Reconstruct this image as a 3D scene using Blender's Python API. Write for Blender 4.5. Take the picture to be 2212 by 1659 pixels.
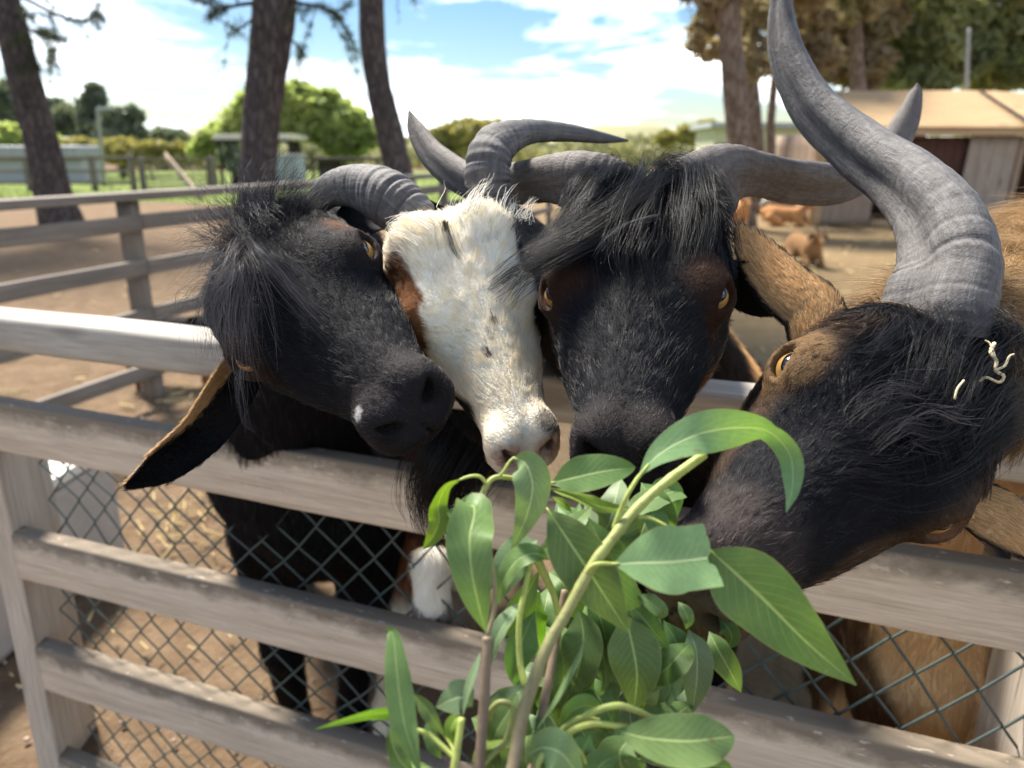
import bpy, math, random
import numpy as np
from mathutils import Matrix, Vector

for _o in list(bpy.data.objects):
    bpy.data.objects.remove(_o)
SC = bpy.context.scene
COL = SC.collection
RAD = math.radians

# ------------------------------------------------------------------ camera, sky, sun, exposure
VW, VH, VF = 2212.0, 1659.0, 1664.0          # measuring frame used for reading the photograph
PITCH = RAD(16.7)
CAM = np.array([0.0, 0.0, 1.25])
FWD = np.array([0, math.cos(PITCH), -math.sin(PITCH)])
UPV = np.array([0, math.sin(PITCH), math.cos(PITCH)])
RGT = np.array([1.0, 0, 0])
cd = bpy.data.cameras.new('camera')
cam = bpy.data.objects.new('camera', cd)
COL.objects.link(cam)
cam.location = CAM
cam.rotation_euler = (math.pi / 2 - PITCH, 0, 0)
cd.sensor_width = 36
cd.lens = 36 * VF / VW
cd.clip_start = 0.02
cd.clip_end = 2000
cd.dof.use_dof = True
cd.dof.focus_distance = 0.56
cd.dof.aperture_fstop = 6.3
SC.camera = cam

SUN_EL, SUN_AZ = RAD(56), RAD(-36)           # behind the scene, to the left
w = bpy.data.worlds.new('World')
SC.world = w
w.use_nodes = True
nt = w.node_tree
nt.nodes.clear()
out = nt.nodes.new('ShaderNodeOutputWorld')
bg = nt.nodes.new('ShaderNodeBackground')
bg.inputs['Strength'].default_value = 0.10
sky = nt.nodes.new('ShaderNodeTexSky')
sky.sky_type = 'NISHITA'
sky.sun_disc = False
sky.sun_elevation = SUN_EL
sky.sun_rotation = SUN_AZ
sky.altitude = 0
sky.air_density = 1.0
sky.dust_density = 0.6
sky.ozone_density = 1.6
geo = nt.nodes.new('ShaderNodeTexCoord')
sep = nt.nodes.new('ShaderNodeSeparateXYZ')
nt.links.new(geo.outputs['Generated'], sep.inputs[0])


def wmath(op, a, b=None, clamp=False):
    n = nt.nodes.new('ShaderNodeMath')
    n.operation = op
    n.use_clamp = clamp
    for i, x in enumerate((a, b)):
        if x is None:
            continue
        if isinstance(x, (int, float)):
            n.inputs[i].default_value = x
        else:
            nt.links.new(x, n.inputs[i])
    return n.outputs[0]


zc = wmath('ADD', wmath('MAXIMUM', sep.outputs['Z'], 0.0), 0.16)
cx = wmath('DIVIDE', sep.outputs['X'], zc)
cy = wmath('DIVIDE', sep.outputs['Y'], zc)
cmb = nt.nodes.new('ShaderNodeCombineXYZ')
nt.links.new(cx, cmb.inputs[0])
nt.links.new(cy, cmb.inputs[1])
cmb.inputs[2].default_value = 3.7
mp = nt.nodes.new('ShaderNodeMapping')
mp.inputs['Location'].default_value = (2.9, 5.1, 0)
mp.inputs['Scale'].default_value = (1.0, 1.0, 1)
nt.links.new(cmb.outputs[0], mp.inputs[0])
nz = nt.nodes.new('ShaderNodeTexNoise')
nz.inputs['Scale'].default_value = 1.0
nz.inputs['Detail'].default_value = 8
nz.inputs['Roughness'].default_value = 0.55
nz.inputs['Distortion'].default_value = 0.35
nt.links.new(mp.outputs[0], nz.inputs['Vector'])
cr = nt.nodes.new('ShaderNodeValToRGB')
cr.color_ramp.elements[0].position = 0.475
cr.color_ramp.elements[1].position = 0.625
nt.links.new(nz.outputs['Fac'], cr.inputs[0])
nz2 = nt.nodes.new('ShaderNodeTexNoise')
nz2.inputs['Scale'].default_value = 2.3
nz2.inputs['Detail'].default_value = 6
nt.links.new(mp.outputs[0], nz2.inputs['Vector'])
crc = nt.nodes.new('ShaderNodeValToRGB')
crc.color_ramp.elements[0].position = 0.36
crc.color_ramp.elements[0].color = (1.9, 2.15, 2.45, 1)
crc.color_ramp.elements[1].position = 0.66
crc.color_ramp.elements[1].color = (4.7, 4.8, 4.9, 1)
nt.links.new(nz2.outputs['Fac'], crc.inputs[0])
mxs = nt.nodes.new('ShaderNodeMixRGB')
nt.links.new(cr.outputs[0], mxs.inputs[0])
hsv = nt.nodes.new('ShaderNodeHueSaturation')
hsv.inputs['Saturation'].default_value = 1.35
nt.links.new(sky.outputs[0], hsv.inputs['Color'])
skm = nt.nodes.new('ShaderNodeVectorMath')
skm.operation = 'SCALE'
skm.inputs['Scale'].default_value = 0.16
nt.links.new(hsv.outputs[0], skm.inputs[0])
nt.links.new(skm.outputs[0], mxs.inputs[1])
nt.links.new(crc.outputs[0], mxs.inputs[2])
nt.links.new(mxs.outputs[0], bg.inputs['Color'])
nt.links.new(bg.outputs[0], out.inputs[0])

sl = bpy.data.lights.new('sun', 'SUN')
sl.energy = 1.5
sl.angle = RAD(11)
sl.color = (1.0, 0.93, 0.82)
sun = bpy.data.objects.new('sun', sl)
COL.objects.link(sun)
SUN_DIR = np.array([math.sin(SUN_AZ) * math.cos(SUN_EL), math.cos(SUN_AZ) * math.cos(SUN_EL), math.sin(SUN_EL)])
sun.rotation_euler = Vector(SUN_DIR).to_track_quat('Z', 'Y').to_euler()
sun.location = Vector(SUN_DIR * 50)

vs = SC.view_settings
vs.view_transform = 'Standard'
vs.look = 'None'
vs.gamma = 1
vs.exposure = 3.22
vs.use_curve_mapping = False
SC.render.engine = 'CYCLES'
SC.cycles.max_bounces = 12
SC.cycles.diffuse_bounces = 9
SC.cycles.glossy_bounces = 4
SC.cycles.transmission_bounces = 9
SC.cycles.transparent_max_bounces = 8
SC.cycles.use_denoising = True
SC.cycles.filter_width = 1.4
SC.cycles.sample_clamp_indirect = 6.0
SC.cycles.use_adaptive_sampling = False
SC.cycles.caustics_reflective = False
SC.cycles.caustics_refractive = False
SC.cycles_curves.shape = 'RIBBONS'
SC.cycles_curves.subdivisions = 2


# ------------------------------------------------------------------ reading the photograph
def ray(u, v):
    return FWD + RGT * ((u - VW / 2) / VF) - UPV * ((v - VH / 2) / VF)


def P(u, v, z):
    return CAM + ray(u, v) * z


def G(u, v, h=0.0):
    d = ray(u, v)
    return CAM + d * ((h - CAM[2]) / d[2])


def PY(u, v, Y):
    d = ray(u, v)
    return CAM + d * (Y / d[1])


# ------------------------------------------------------------------ objects
def tag(o, label=None, cat=None, group=None, kind=None):
    if label: o['label'] = label
    if cat: o['category'] = cat
    if group: o['group'] = group
    if kind: o['kind'] = kind
    return o


def empty(name, loc=(0, 0, 0), rz=0.0):
    o = bpy.data.objects.new(name, None)
    o.empty_display_size = 0.1
    COL.objects.link(o)
    o.matrix_world = Matrix.Translation(Vector(loc)) @ Matrix.Rotation(rz, 4, 'Z')
    return o


def thing(name, label, cat, loc=(0, 0, 0), rz=0.0, group=None):
    return tag(empty(name, loc, rz), label, cat, group)


def link(name, data, mat=None, parent=None, kind=None):
    o = bpy.data.objects.new(name, data)
    COL.objects.link(o)
    if mat is not None and len(data.materials) == 0:
        data.materials.append(mat)
    if parent is not None:
        o.parent = parent
    if kind: o['kind'] = kind
    return o


def wlink(name, data, mat, parent, kind=None):
    """link data given in world coordinates under a parent that may be moved"""
    o = link(name, data, mat, parent, kind)
    if parent is not None:
        o.matrix_parent_inverse = wmat(parent).inverted()
    return o


def wmat(o):
    m = o.matrix_basis.copy()
    p = o
    while p.parent is not None:
        m = p.parent.matrix_basis @ p.matrix_parent_inverse @ m
        p = p.parent
    return m


def mesh_np(name, V, Fc, smooth=True):
    """V (n,3); Fc (m,k) array, or a list of such arrays, of equal-sided faces"""
    me = bpy.data.meshes.new(name)
    V = np.asarray(V, np.float32)
    fl = Fc if isinstance(Fc, list) else [Fc]
    fl = [np.asarray(f, np.int32) for f in fl if len(f)]
    me.vertices.add(len(V))
    me.vertices.foreach_set('co', V.ravel())
    nl = sum(f.size for f in fl)
    npoly = sum(len(f) for f in fl)
    me.loops.add(nl)
    me.loops.foreach_set('vertex_index', np.concatenate([f.ravel() for f in fl]))
    me.polygons.add(npoly)
    tot = np.concatenate([np.full(len(f), f.shape[1], np.int32) for f in fl])
    me.polygons.foreach_set('loop_start', np.concatenate([[0], np.cumsum(tot)[:-1]]).astype(np.int32))
    me.polygons.foreach_set('use_smooth', np.full(npoly, smooth))
    me.update(calc_edges=True)
    me.validate()
    return me


def add_color(me, name, C):
    a = me.attributes.new(name, 'FLOAT_COLOR', 'POINT')
    C = np.asarray(C, np.float32)
    if C.shape[1] == 3:
        C = np.concatenate([C, np.ones((len(C), 1), np.float32)], 1)
    a.data.foreach_set('color', C.ravel())


class MB:
    """collects pieces of one part"""
    def __init__(self):
        self.v, self.q, self.t, self.n = [], [], [], 0

    def add(self, V, Q):
        V = np.asarray(V, float)
        Q = np.asarray(Q, int) + self.n
        self.v.append(V)
        (self.q if Q.shape[1] == 4 else self.t).append(Q)
        self.n += len(V)

    def mesh(self, name, smooth=True):
        fl = []
        if self.q: fl.append(np.concatenate(self.q))
        if self.t: fl.append(np.concatenate(self.t))
        return mesh_np(name, np.concatenate(self.v), fl, smooth)


def grid_faces(r, c, wrap=False):
    i, j = np.meshgrid(np.arange(r - 1), np.arange(c if wrap else c - 1), indexing='ij')
    j2 = (j + 1) % c
    return np.stack([i * c + j, i * c + j2, (i + 1) * c + j2, (i + 1) * c + j], -1).reshape(-1, 4)


def catmull(pts, n):
    pts = np.asarray(pts, float)
    if pts.ndim == 1: pts = pts[:, None]
    m = len(pts)
    ext = np.concatenate([[2 * pts[0] - pts[1]], pts, [2 * pts[-1] - pts[-2]]])
    t = np.linspace(0, m - 1, n)
    i = np.minimum(t.astype(int), m - 2)
    f = (t - i)[:, None]
    p0, p1, p2, p3 = ext[i], ext[i + 1], ext[i + 2], ext[i + 3]
    return 0.5 * (2 * p1 + (p2 - p0) * f + (2 * p0 - 5 * p1 + 4 * p2 - p3) * f * f + (3 * p1 - p0 - 3 * p2 + p3) * f ** 3)


def nrm(a):
    a = np.asarray(a, float)
    return a / (np.linalg.norm(a, axis=-1, keepdims=True) + 1e-12)


def frames(path):
    T = nrm(np.gradient(path, axis=0))
    ref = np.array([0, 0, 1.0]) if abs(T[0][2]) < 0.9 else np.array([1.0, 0, 0])
    N = np.zeros_like(T)
    n = nrm(ref - T[0] * ref.dot(T[0]))
    for i in range(len(T)):
        n = nrm(n - T[i] * n.dot(T[i]))
        N[i] = n
    return T, N, np.cross(T, N)


def tube(path, rad, sides=8, cap=True):
    path = np.asarray(path, float)
    rad = np.broadcast_to(np.asarray(rad, float), (len(path),))
    T, N, B = frames(path)
    a = np.linspace(0, 2 * math.pi, sides, endpoint=False)
    V = path[:, None] + rad[:, None, None] * (np.cos(a)[None, :, None] * N[:, None] + np.sin(a)[None, :, None] * B[:, None])
    V = V.reshape(-1, 3)
    Q = grid_faces(len(path), sides, True)
    if cap:
        n = len(V)
        V = np.concatenate([V, path[:1] - T[:1] * rad[0] * .3, path[-1:] + T[-1:] * rad[-1] * .3])
        j = np.arange(sides)
        j2 = (j + 1) % sides
        e0 = np.stack([j2, j, np.full(sides, n), np.full(sides, n)], 1)
        o = (len(path) - 1) * sides
        e1 = np.stack([o + j, o + j2, np.full(sides, n + 1), np.full(sides, n + 1)], 1)
        return V, Q, np.concatenate([e0[:, :3], e1[:, :3]])
    return V, Q, np.zeros((0, 3), int)


def add_tube(mb, path, rad, sides=8, cap=True):
    V, Q, Tt = tube(path, rad, sides, cap)
    n = mb.n
    mb.add(V, Q)
    if len(Tt): mb.t.append(Tt + n)


def vnoise(p, scale, seed=0):
    seed = abs(int(seed))
    """cheap smooth noise in about -1..1, vectorised"""
    r = np.random.RandomState(seed)
    s = np.zeros(len(p))
    for k in range(5):
        d = nrm(r.normal(size=3)) * scale * r.uniform(.6, 1.7)
        s += np.sin(p @ d + r.uniform(0, 6.28) + 1.3 * np.sin(p @ np.roll(d, 1) * .7 + r.uniform(0, 6.28)))
    return s / 2.6


def beam(L, h, t, seed=0, seg=40, rnd=0.25, rough=0.0012, bow=0.003):
    """a timber along local X from 0 to L, height h (Z), thickness t (Y), worn edges"""
    k = 4
    c = rnd * min(h, t) * 0.5
    pts = []
    for sx, sz, a0 in ((1, 1, 0), (-1, 1, 90), (-1, -1, 180), (1, -1, 270)):
        for i in range(k):
            a = RAD(a0 + 90 * i / (k - 1))
            pts.append((sx * (t / 2 - c) + c * math.cos(a), sz * (h / 2 - c) + c * math.sin(a)))
    pts = np.array(pts)
    xs = np.linspace(0, L, seg)
    V = np.zeros((seg, len(pts), 3))
    V[..., 0] = xs[:, None]
    V[..., 1] = pts[None, :, 0]
    V[..., 2] = pts[None, :, 1]
    V = V.reshape(-1, 3)
    q = V * np.array([.35, 1, 1])
    dirn = nrm(V * np.array([0, 1, 1]))
    V = V + dirn * (vnoise(q, 42, seed) * rough + vnoise(q, 110, seed + 7) * rough * .6)[:, None]
    V[:, 2] += bow * np.sin(V[:, 0] * 2.1 / max(L, .5) * 2 + seed)
    Q = grid_faces(seg, len(pts), True)[:, ::-1]
    n = len(V)
    m = len(pts)
    V = np.concatenate([V, [[-.0008, 0, 0], [L + .0008, 0, 0]]])
    j = np.arange(m)
    j2 = (j + 1) % m
    T1 = np.stack([j, j2, np.full(m, n)], 1)
    T2 = np.stack([(seg - 1) * m + j2, (seg - 1) * m + j, np.full(m, n + 1)], 1)
    return V, Q, np.concatenate([T1, T2])


def place_beam(name, a, b, h, t, mat, parent, seed=0, roll=0.0, seg=40, rnd=.25, rough=.0006, bow=.002):
    a, b = np.asarray(a, float), np.asarray(b, float)
    L = np.linalg.norm(b - a)
    V, Q, T = beam(L, h, t, seed, seg, rnd, rough, bow)
    me = mesh_np(name, V, [Q, T])
    x = nrm(b - a)
    zref = np.array([0, 0, 1.0]) if abs(x[2]) < .9 else np.array([0, -1.0, 0])
    y = nrm(np.cross(zref, x))
    z = np.cross(x, y)
    M = Matrix(((x[0], y[0], z[0], a[0]), (x[1], y[1], z[1], a[1]), (x[2], y[2], z[2], a[2]), (0, 0, 0, 1))) @ Matrix.Rotation(roll, 4, 'X')
    o = link(name, me, mat, parent)
    if parent is not None:
        o.matrix_parent_inverse = wmat(parent).inverted()
    o.matrix_basis = M
    return o


# ------------------------------------------------------------------ materials
class NT:
    def __init__(self, name):
        self.m = bpy.data.materials.new(name)
        self.m.use_nodes = True
        self.t = self.m.node_tree
        self.t.nodes.clear()
        self.out = self.t.nodes.new('ShaderNodeOutputMaterial')
        self.b = self.t.nodes.new('ShaderNodeBsdfPrincipled')
        self.t.links.new(self.b.outputs[0], self.out.inputs[0])

    def n(self, typ, **kw):
        nd = self.t.nodes.new('ShaderNode' + typ)
        for k, v in kw.items():
            setattr(nd, k, v)
        return nd

    def l(self, a, b):
        self.t.links.new(a, b)

    def set(self, nd, key, val):
        if hasattr(val, 'is_output'):
            self.l(val, nd.inputs[key])
        else:
            nd.inputs[key].default_value = val
        return self

    def coord(self, kind='Object', scale=(1, 1, 1), loc=(0, 0, 0), rand=False):
        tc = self.n('TexCoord')
        mp = self.n('Mapping')
        self.l(tc.outputs[kind], mp.inputs[0])
        mp.inputs['Scale'].default_value = scale
        mp.inputs['Location'].default_value = loc
        if rand:
            oi = self.n('ObjectInfo')
            vm = self.n('VectorMath', operation='SCALE')
            vm.inputs[0].default_value = (17.3, 9.1, 5.7)
            self.l(oi.outputs['Random'], vm.inputs['Scale'])
            self.l(vm.outputs[0], mp.inputs['Location'])
        return mp.outputs[0]

    def noise(self, vec, scale, detail=4, rough=.55, dist=0.0):
        nz = self.n('TexNoise')
        self.l(vec, nz.inputs['Vector'])
        nz.inputs['Scale'].default_value = scale
        nz.inputs['Detail'].default_value = detail
        nz.inputs['Roughness'].default_value = rough
        nz.inputs['Distortion'].default_value = dist
        return nz.outputs['Fac']

    def ramp(self, fac, stops):
        r = self.n('ValToRGB')
        self.l(fac, r.inputs[0])
        e = r.color_ramp.elements
        while len(e) < len(stops):
            e.new(0.5)
        for k, (p, c) in enumerate(stops):
            e[k].position = p
            e[k].color = (*c, 1) if not isinstance(c, (int, float)) else (c, c, c, 1)
        return r.outputs[0]

    def mix(self, fac, a, b, mode='MIX'):
        m = self.n('MixRGB', blend_type=mode)
        for i, x in enumerate((fac, a, b)):
            if hasattr(x, 'is_output'):
                self.l(x, m.inputs[i])
            elif i == 0:
                m.inputs[0].default_value = x
            else:
                m.inputs[i].default_value = (*x, 1)
        return m.outputs[0]

    def math(self, op, a, b=None, clamp=False):
        n = self.n('Math', operation=op, use_clamp=clamp)
        for i, x in enumerate((a, b)):
            if x is None: continue
            if hasattr(x, 'is_output'): self.l(x, n.inputs[i])
            else: n.inputs[i].default_value = x
        return n.outputs[0]

    def bump(self, h, strength=.3, dist=.002):
        b = self.n('Bump')
        self.l(h, b.inputs['Height'])
        b.inputs['Strength'].default_value = strength
        b.inputs['Distance'].default_value = dist
        self.l(b.outputs[0], self.b.inputs['Normal'])

    def base(self, c, rough=.8, spec=.3):
        self.set(self.b, 'Base Color', c if hasattr(c, 'is_output') else (*c, 1))
        self.set(self.b, 'Roughness', rough)
        self.b.inputs['Specular IOR Level'].default_value = spec
        return self.m


def mat_wood(name, c1, c2, c3, stain, dark_top=True, gscale=1.0, bump=.35):
    k = NT(name)
    v = k.coord('Object', (1.2 * gscale, 22 * gscale, 22 * gscale), rand=True)
    g = k.noise(v, 3.0, 8, .65, .6)
    vf = k.coord('Object', (5 * gscale, 130 * gscale, 130 * gscale), rand=True)
    gf = k.noise(vf, 3.0, 6, .7, .2)
    c = k.ramp(g, [(.28, c1), (.5, c2), (.72, c3)])
    c = k.mix(k.ramp(gf, [(.40, .0), (.68, .55)]), c, tuple(x * .5 for x in c2))
    vl = k.coord('Object', (2.2 * gscale, 240 * gscale, 240 * gscale), rand=True)
    crk = k.ramp(k.noise(vl, 1.0, 4, .6, .25), [(.655, 0.0), (.70, .75)])
    c = k.mix(crk, c, tuple(x * .22 for x in c1))
    # knots
    vk = k.coord('Object', (7 * gscale, 20 * gscale, 20 * gscale), rand=True)
    vo = k.n('TexVoronoi')
    k.l(vk, vo.inputs['Vector'])
    vo.inputs['Scale'].default_value = .42
    kn = k.ramp(vo.outputs['Distance'], [(.08, 1.0), (.17, 0.0)])
    c = k.mix(k.math('MULTIPLY', kn, .7), c, tuple(x * .45 for x in c1))
    # blotchy weathering and old stain
    vb = k.coord('Object', (3, 9, 9), rand=True)
    nb = k.noise(vb, 2.2, 7, .65)
    c = k.mix(k.ramp(nb, [(.42, 0.0), (.72, .55)]), c, stain)
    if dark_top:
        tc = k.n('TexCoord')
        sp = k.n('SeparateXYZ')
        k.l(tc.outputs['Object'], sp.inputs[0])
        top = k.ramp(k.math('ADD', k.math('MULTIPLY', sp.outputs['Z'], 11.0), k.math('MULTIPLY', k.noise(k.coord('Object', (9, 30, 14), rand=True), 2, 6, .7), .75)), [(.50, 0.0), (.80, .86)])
        c = k.mix(top, c, (0.150, 0.122, 0.090))  # mossy top stain, deepened in colour to hold down the sunlit edges
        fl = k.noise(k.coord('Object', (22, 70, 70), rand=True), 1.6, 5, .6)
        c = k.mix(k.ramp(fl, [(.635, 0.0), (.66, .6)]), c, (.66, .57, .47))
    k.bump(k.math('ADD', g, k.math('MULTIPLY', gf, .7)), bump, .0025)
    return k.base(c, .78, .25)


def mat_plain(name, c, rough=.7, spec=.3, var=.25, scale=12, bump=0.0):
    k = NT(name)
    v = k.coord('Object')
    n = k.noise(v, scale, 6, .6)
    col = k.mix(n, tuple(x * (1 - var) for x in c), tuple(min(1, x * (1 + var)) for x in c))
    if bump: k.bump(n, bump, .01)
    return k.base(col, rough, spec)


def mat_foliage(name, c1, c2, c3=None, trans=.35, scale=.7):
    k = NT(name)
    v = k.coord('Object')
    n = k.noise(v, scale, 3, .6)
    n2 = k.noise(v, scale * 9, 2, .6)
    f = k.math('ADD', k.math('MULTIPLY', n, .65), k.math('MULTIPLY', n2, .35))
    st = [(.36, c1), (.60, c2)] if c3 is None else [(.34, c1), (.5, c2), (.64, c3)]
    c = k.ramp(f, st)
    k.base(c, .6, .25)
    tr = k.n('BsdfTranslucent')
    k.l(k.mix(.5, c, (.9, 1, .3), 'MULTIPLY'), tr.inputs['Color'])
    ms = k.n('MixShader')
    ms.inputs[0].default_value = trans
    k.l(k.b.outputs[0], ms.inputs[1])
    k.l(tr.outputs[0], ms.inputs[2])
    k.l(ms.outputs[0], k.out.inputs[0])
    return k.m


M = {}
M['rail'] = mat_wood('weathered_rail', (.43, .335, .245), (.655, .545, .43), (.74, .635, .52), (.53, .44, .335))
M['rail_top'] = mat_wood('bleached_rail', (.27, .24, .205), (.44, .41, .365), (.54, .51, .465), (.31, .285, .24), dark_top=False)
M['post'] = mat_wood('weathered_post', (.37, .30, .235), (.58, .495, .41), (.67, .585, .495), (.46, .395, .31), dark_top=False)
M['fence_far'] = mat_wood('grey_fence_wood', (.12, .100, .084), (.20, .172, .146), (.275, .24, .205), (.15, .13, .105), dark_top=False, gscale=.5)
M['bark'] = None
M['wire'] = mat_plain('green_coated_wire', (.052, .074, .070), .45, .4, .35, 60)
# ------------------------------------------------------------------ ground, hills, grass
def mat_ground():
    k = NT('trodden_earth')
    v = k.coord('Object')
    n1 = k.noise(v, .55, 6, .6)
    n2 = k.noise(v, 7.0, 8, .68)
    n3 = k.noise(v, 55.0, 6, .7)
    earth = k.ramp(n2, [(.30, (0.110, 0.072, 0.043)), (.5, (0.168, 0.116, 0.071)), (.68, (0.226, 0.162, 0.104))])
    sand = k.ramp(n2, [(.30, (0.160, 0.110, 0.052)), (.5, (0.224, 0.160, 0.083)), (.7, (0.269, 0.200, 0.110))])
    sp = k.n('SeparateXYZ')
    tc = k.n('TexCoord')
    k.l(tc.outputs['Object'], sp.inputs[0])
    m = k.math('ADD', k.math('MULTIPLY', sp.outputs['X'], .35), k.math('MULTIPLY', n1, 1.2))
    c = k.mix(k.ramp(m, [(.55, 0.0), (1.0, 1.0)]), earth, sand)
    c = k.mix(k.ramp(n3, [(.35, .45), (.6, 0.0)]), c, (.10, .065, .045))
    c = k.mix(k.ramp(n3, [(.66, 0.0), (.74, .5)]), c, (.50, .40, .30))
    k.bump(k.math('ADD', n2, k.math('MULTIPLY', n3, .6)), .8, .03)
    return k.base(c, .95, .1)


def sinh_axis(a, b, n, s):
    t = np.linspace(-1, 1, n)
    u = np.sinh(t * s) / math.sinh(s)
    return np.where(u < 0, -u * a, u * b)


gx = sinh_axis(-420, 420, 150, 5.6)
gy = 2.0 + sinh_axis(-30, 900, 190, 6.4)
GX, GY = np.meshgrid(gx, gy)
gp = np.stack([GX.ravel(), GY.ravel(), np.zeros(GX.size)], 1)
near = np.exp(-((gp[:, 0]) ** 2 + (gp[:, 1] - 2) ** 2) / 300)
gp[:, 2] = (vnoise(gp, 2.2, 3) * .012 + vnoise(gp, 7.5, 4) * .010) * near
M['ground'] = mat_ground()
tag(link('ground', mesh_np('ground', gp, grid_faces(190, 150)), M['ground']), kind='structure')


def leaf_cloud(blobs, n, size, aspect=2.0, seed=0, shell=.55, flat=0.0, vals=True):
    """blobs: rows (x,y,z,rx,ry,rz); n leaf sprays in all, spread through the blobs' volume"""
    r = np.random.RandomState(seed)
    B = np.asarray(blobs, float)
    wgt = (B[:, 3] * B[:, 4] * B[:, 5]) ** .67
    k = r.choice(len(B), n, p=wgt / wgt.sum())
    d = nrm(r.normal(size=(n, 3)))
    rad = r.uniform(0, 1, n) ** (1 / 3.0)
    rad = rad * (1 - shell) + shell * (.75 + .3 * r.uniform(size=n))
    lump = 1 + .22 * vnoise(d * 2.5 + k[:, None] * 3.1, 1.6, seed + 1)
    c = B[k, :3] + d * rad[:, None] * lump[:, None] * B[k, 3:6]
    a = nrm(r.normal(size=(n, 3)) * np.array([1, 1, 1 - flat]))
    b = nrm(np.cross(a, nrm(r.normal(size=(n, 3)))))
    s = size * r.uniform(.55, 1.35, n)[:, None]
    a, b = a * s, b * s / aspect
    bend = np.cross(a, b) / s * .25
    V = np.stack([c - a, c - b * .9 + bend * 0, c + a, c + b], 1).reshape(-1, 3)
    return V, np.arange(4 * n).reshape(n, 4)


M['grass_sheet'] = mat_plain('meadow_grass', (.135, .175, .045), .9, .1, .35, .8)
M['blade'] = mat_foliage('grass_blades', (.12, .165, .035), (.20, .255, .07), trans=.4, scale=.5)
fx = np.linspace(-45, 14, 90)
fy = np.linspace(0, 1, 40)
FX, FY = np.meshgrid(fx, fy)
edge = 19.2 + .30 * np.abs(FX + 3.5) + vnoise(np.stack([FX.ravel(), FX.ravel() * 0, FX.ravel() * 0], 1), .9, 5).reshape(FX.shape) * .8
far = 56 + FX * 0
fv = np.stack([FX.ravel(), (edge + (far - edge) * FY).ravel(), np.full(FX.size, .012)], 1)
tag(link('grass_field', mesh_np('grass_field', fv, grid_faces(40, 90)), M['grass_sheet']), kind='structure')
r = np.random.RandomState(8)
nb = 26000
bx = r.uniform(-40, 10, nb)
by = 19.4 + .30 * np.abs(bx + 3.5) + r.uniform(0, 1, nb) ** 1.6 * 30
ang = r.uniform(0, 6.28, nb)
hh = r.uniform(.03, .09, nb)
bw = np.stack([np.cos(ang), np.sin(ang), 0 * ang], 1) * .02
bb = np.stack([bx, by, np.full(nb, .008)], 1)
tip = bb + np.stack([r.normal(0, .03, nb), r.normal(0, .03, nb), hh], 1)
tag(link('meadow_blades', mesh_np('meadow_blades', np.stack([bb - bw, bb + bw, tip], 1).reshape(-1, 3), np.arange(3 * nb).reshape(nb, 3)), M['blade']), kind='stuff')

# low hills on the horizon
M['hill'] = mat_plain('scrubby_hill', (.24, .235, .135), .95, .1, .3, .15)


def hill(name, x0, x1, Y, top, seed):
    xs = np.linspace(x0, x1, 60)
    ys = np.linspace(-1, 1, 14)
    X, T = np.meshgrid(xs, ys)
    prof = np.clip(1 - ((X - (x0 + x1) / 2) / ((x1 - x0) / 2)) ** 4, 0, 1)
    Z = top * prof * np.cos(T * math.pi / 2) ** 1.0 * (1 + .06 * vnoise(np.stack([X.ravel(), T.ravel(), 0 * T.ravel()], 1), .25, seed).reshape(X.shape)) - .2
    V = np.stack([X.ravel(), (Y + T * 26).ravel(), Z.ravel()], 1)
    tag(link(name, mesh_np(name, V, grid_faces(14, 60)), M['hill']), kind='structure')


hill('hill', 8, 34, 150, 6.6, 1)
hill('hill', -150, 130, 260, 6.0, 2)

# far scrub along the horizon: one mass
M['scrub'] = mat_foliage('far_scrub', (.17, .185, .10), (.27, .27, .14), (.38, .36, .19), .3, .25)
r = np.random.RandomState(21)
bl = []
for i in range(230):
    Y = r.uniform(58, 110)
    u = r.uniform(-150, 2400)
    x = PY(u, 330, Y)[0]
    top = (r.uniform(14, 46) if u > 850 else r.uniform(8, 30)) / 1737 * Y + 1.25
    rz = top / 2
    bl.append((x, Y, rz * .9, r.uniform(1.2, 3.4), 1.5, rz))
V, Q = leaf_cloud(bl, 42000, .34, 1.6, 5)
tag(link('far_scrub', mesh_np('far_scrub', V, Q, False), M['scrub']), kind='stuff')

# ------------------------------------------------------------------ trees
def mat_bark(name, c1, c2, c3, sc=1.0):
    k = NT(name)
    v = k.coord('Object', (9 * sc, 9 * sc, 2.6 * sc), rand=True)
    vo = k.n('TexVoronoi', feature='DISTANCE_TO_EDGE')
    nzv = k.n('TexNoise')
    k.l(v, nzv.inputs['Vector'])
    nzv.inputs['Scale'].default_value = 1.3
    add = k.n('VectorMath', operation='ADD')
    k.l(v, add.inputs[0])
    k.l(nzv.outputs['Color'], add.inputs[1])
    k.l(add.outputs[0], vo.inputs['Vector'])
    vo.inputs['Scale'].default_value = 1.5
    n = k.noise(v, 2.6, 8, .7)
    f = k.math('ADD', k.math('MULTIPLY', k.ramp(vo.outputs['Distance'], [(.0, 0.0), (.22, 1.0)]), .6), k.math('MULTIPLY', n, .4))
    c = k.ramp(f, [(.12, c1), (.5, c2), (.82, c3)])
    k.bump(f, .9, .04)
    return k.base(c, .92, .1)


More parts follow.
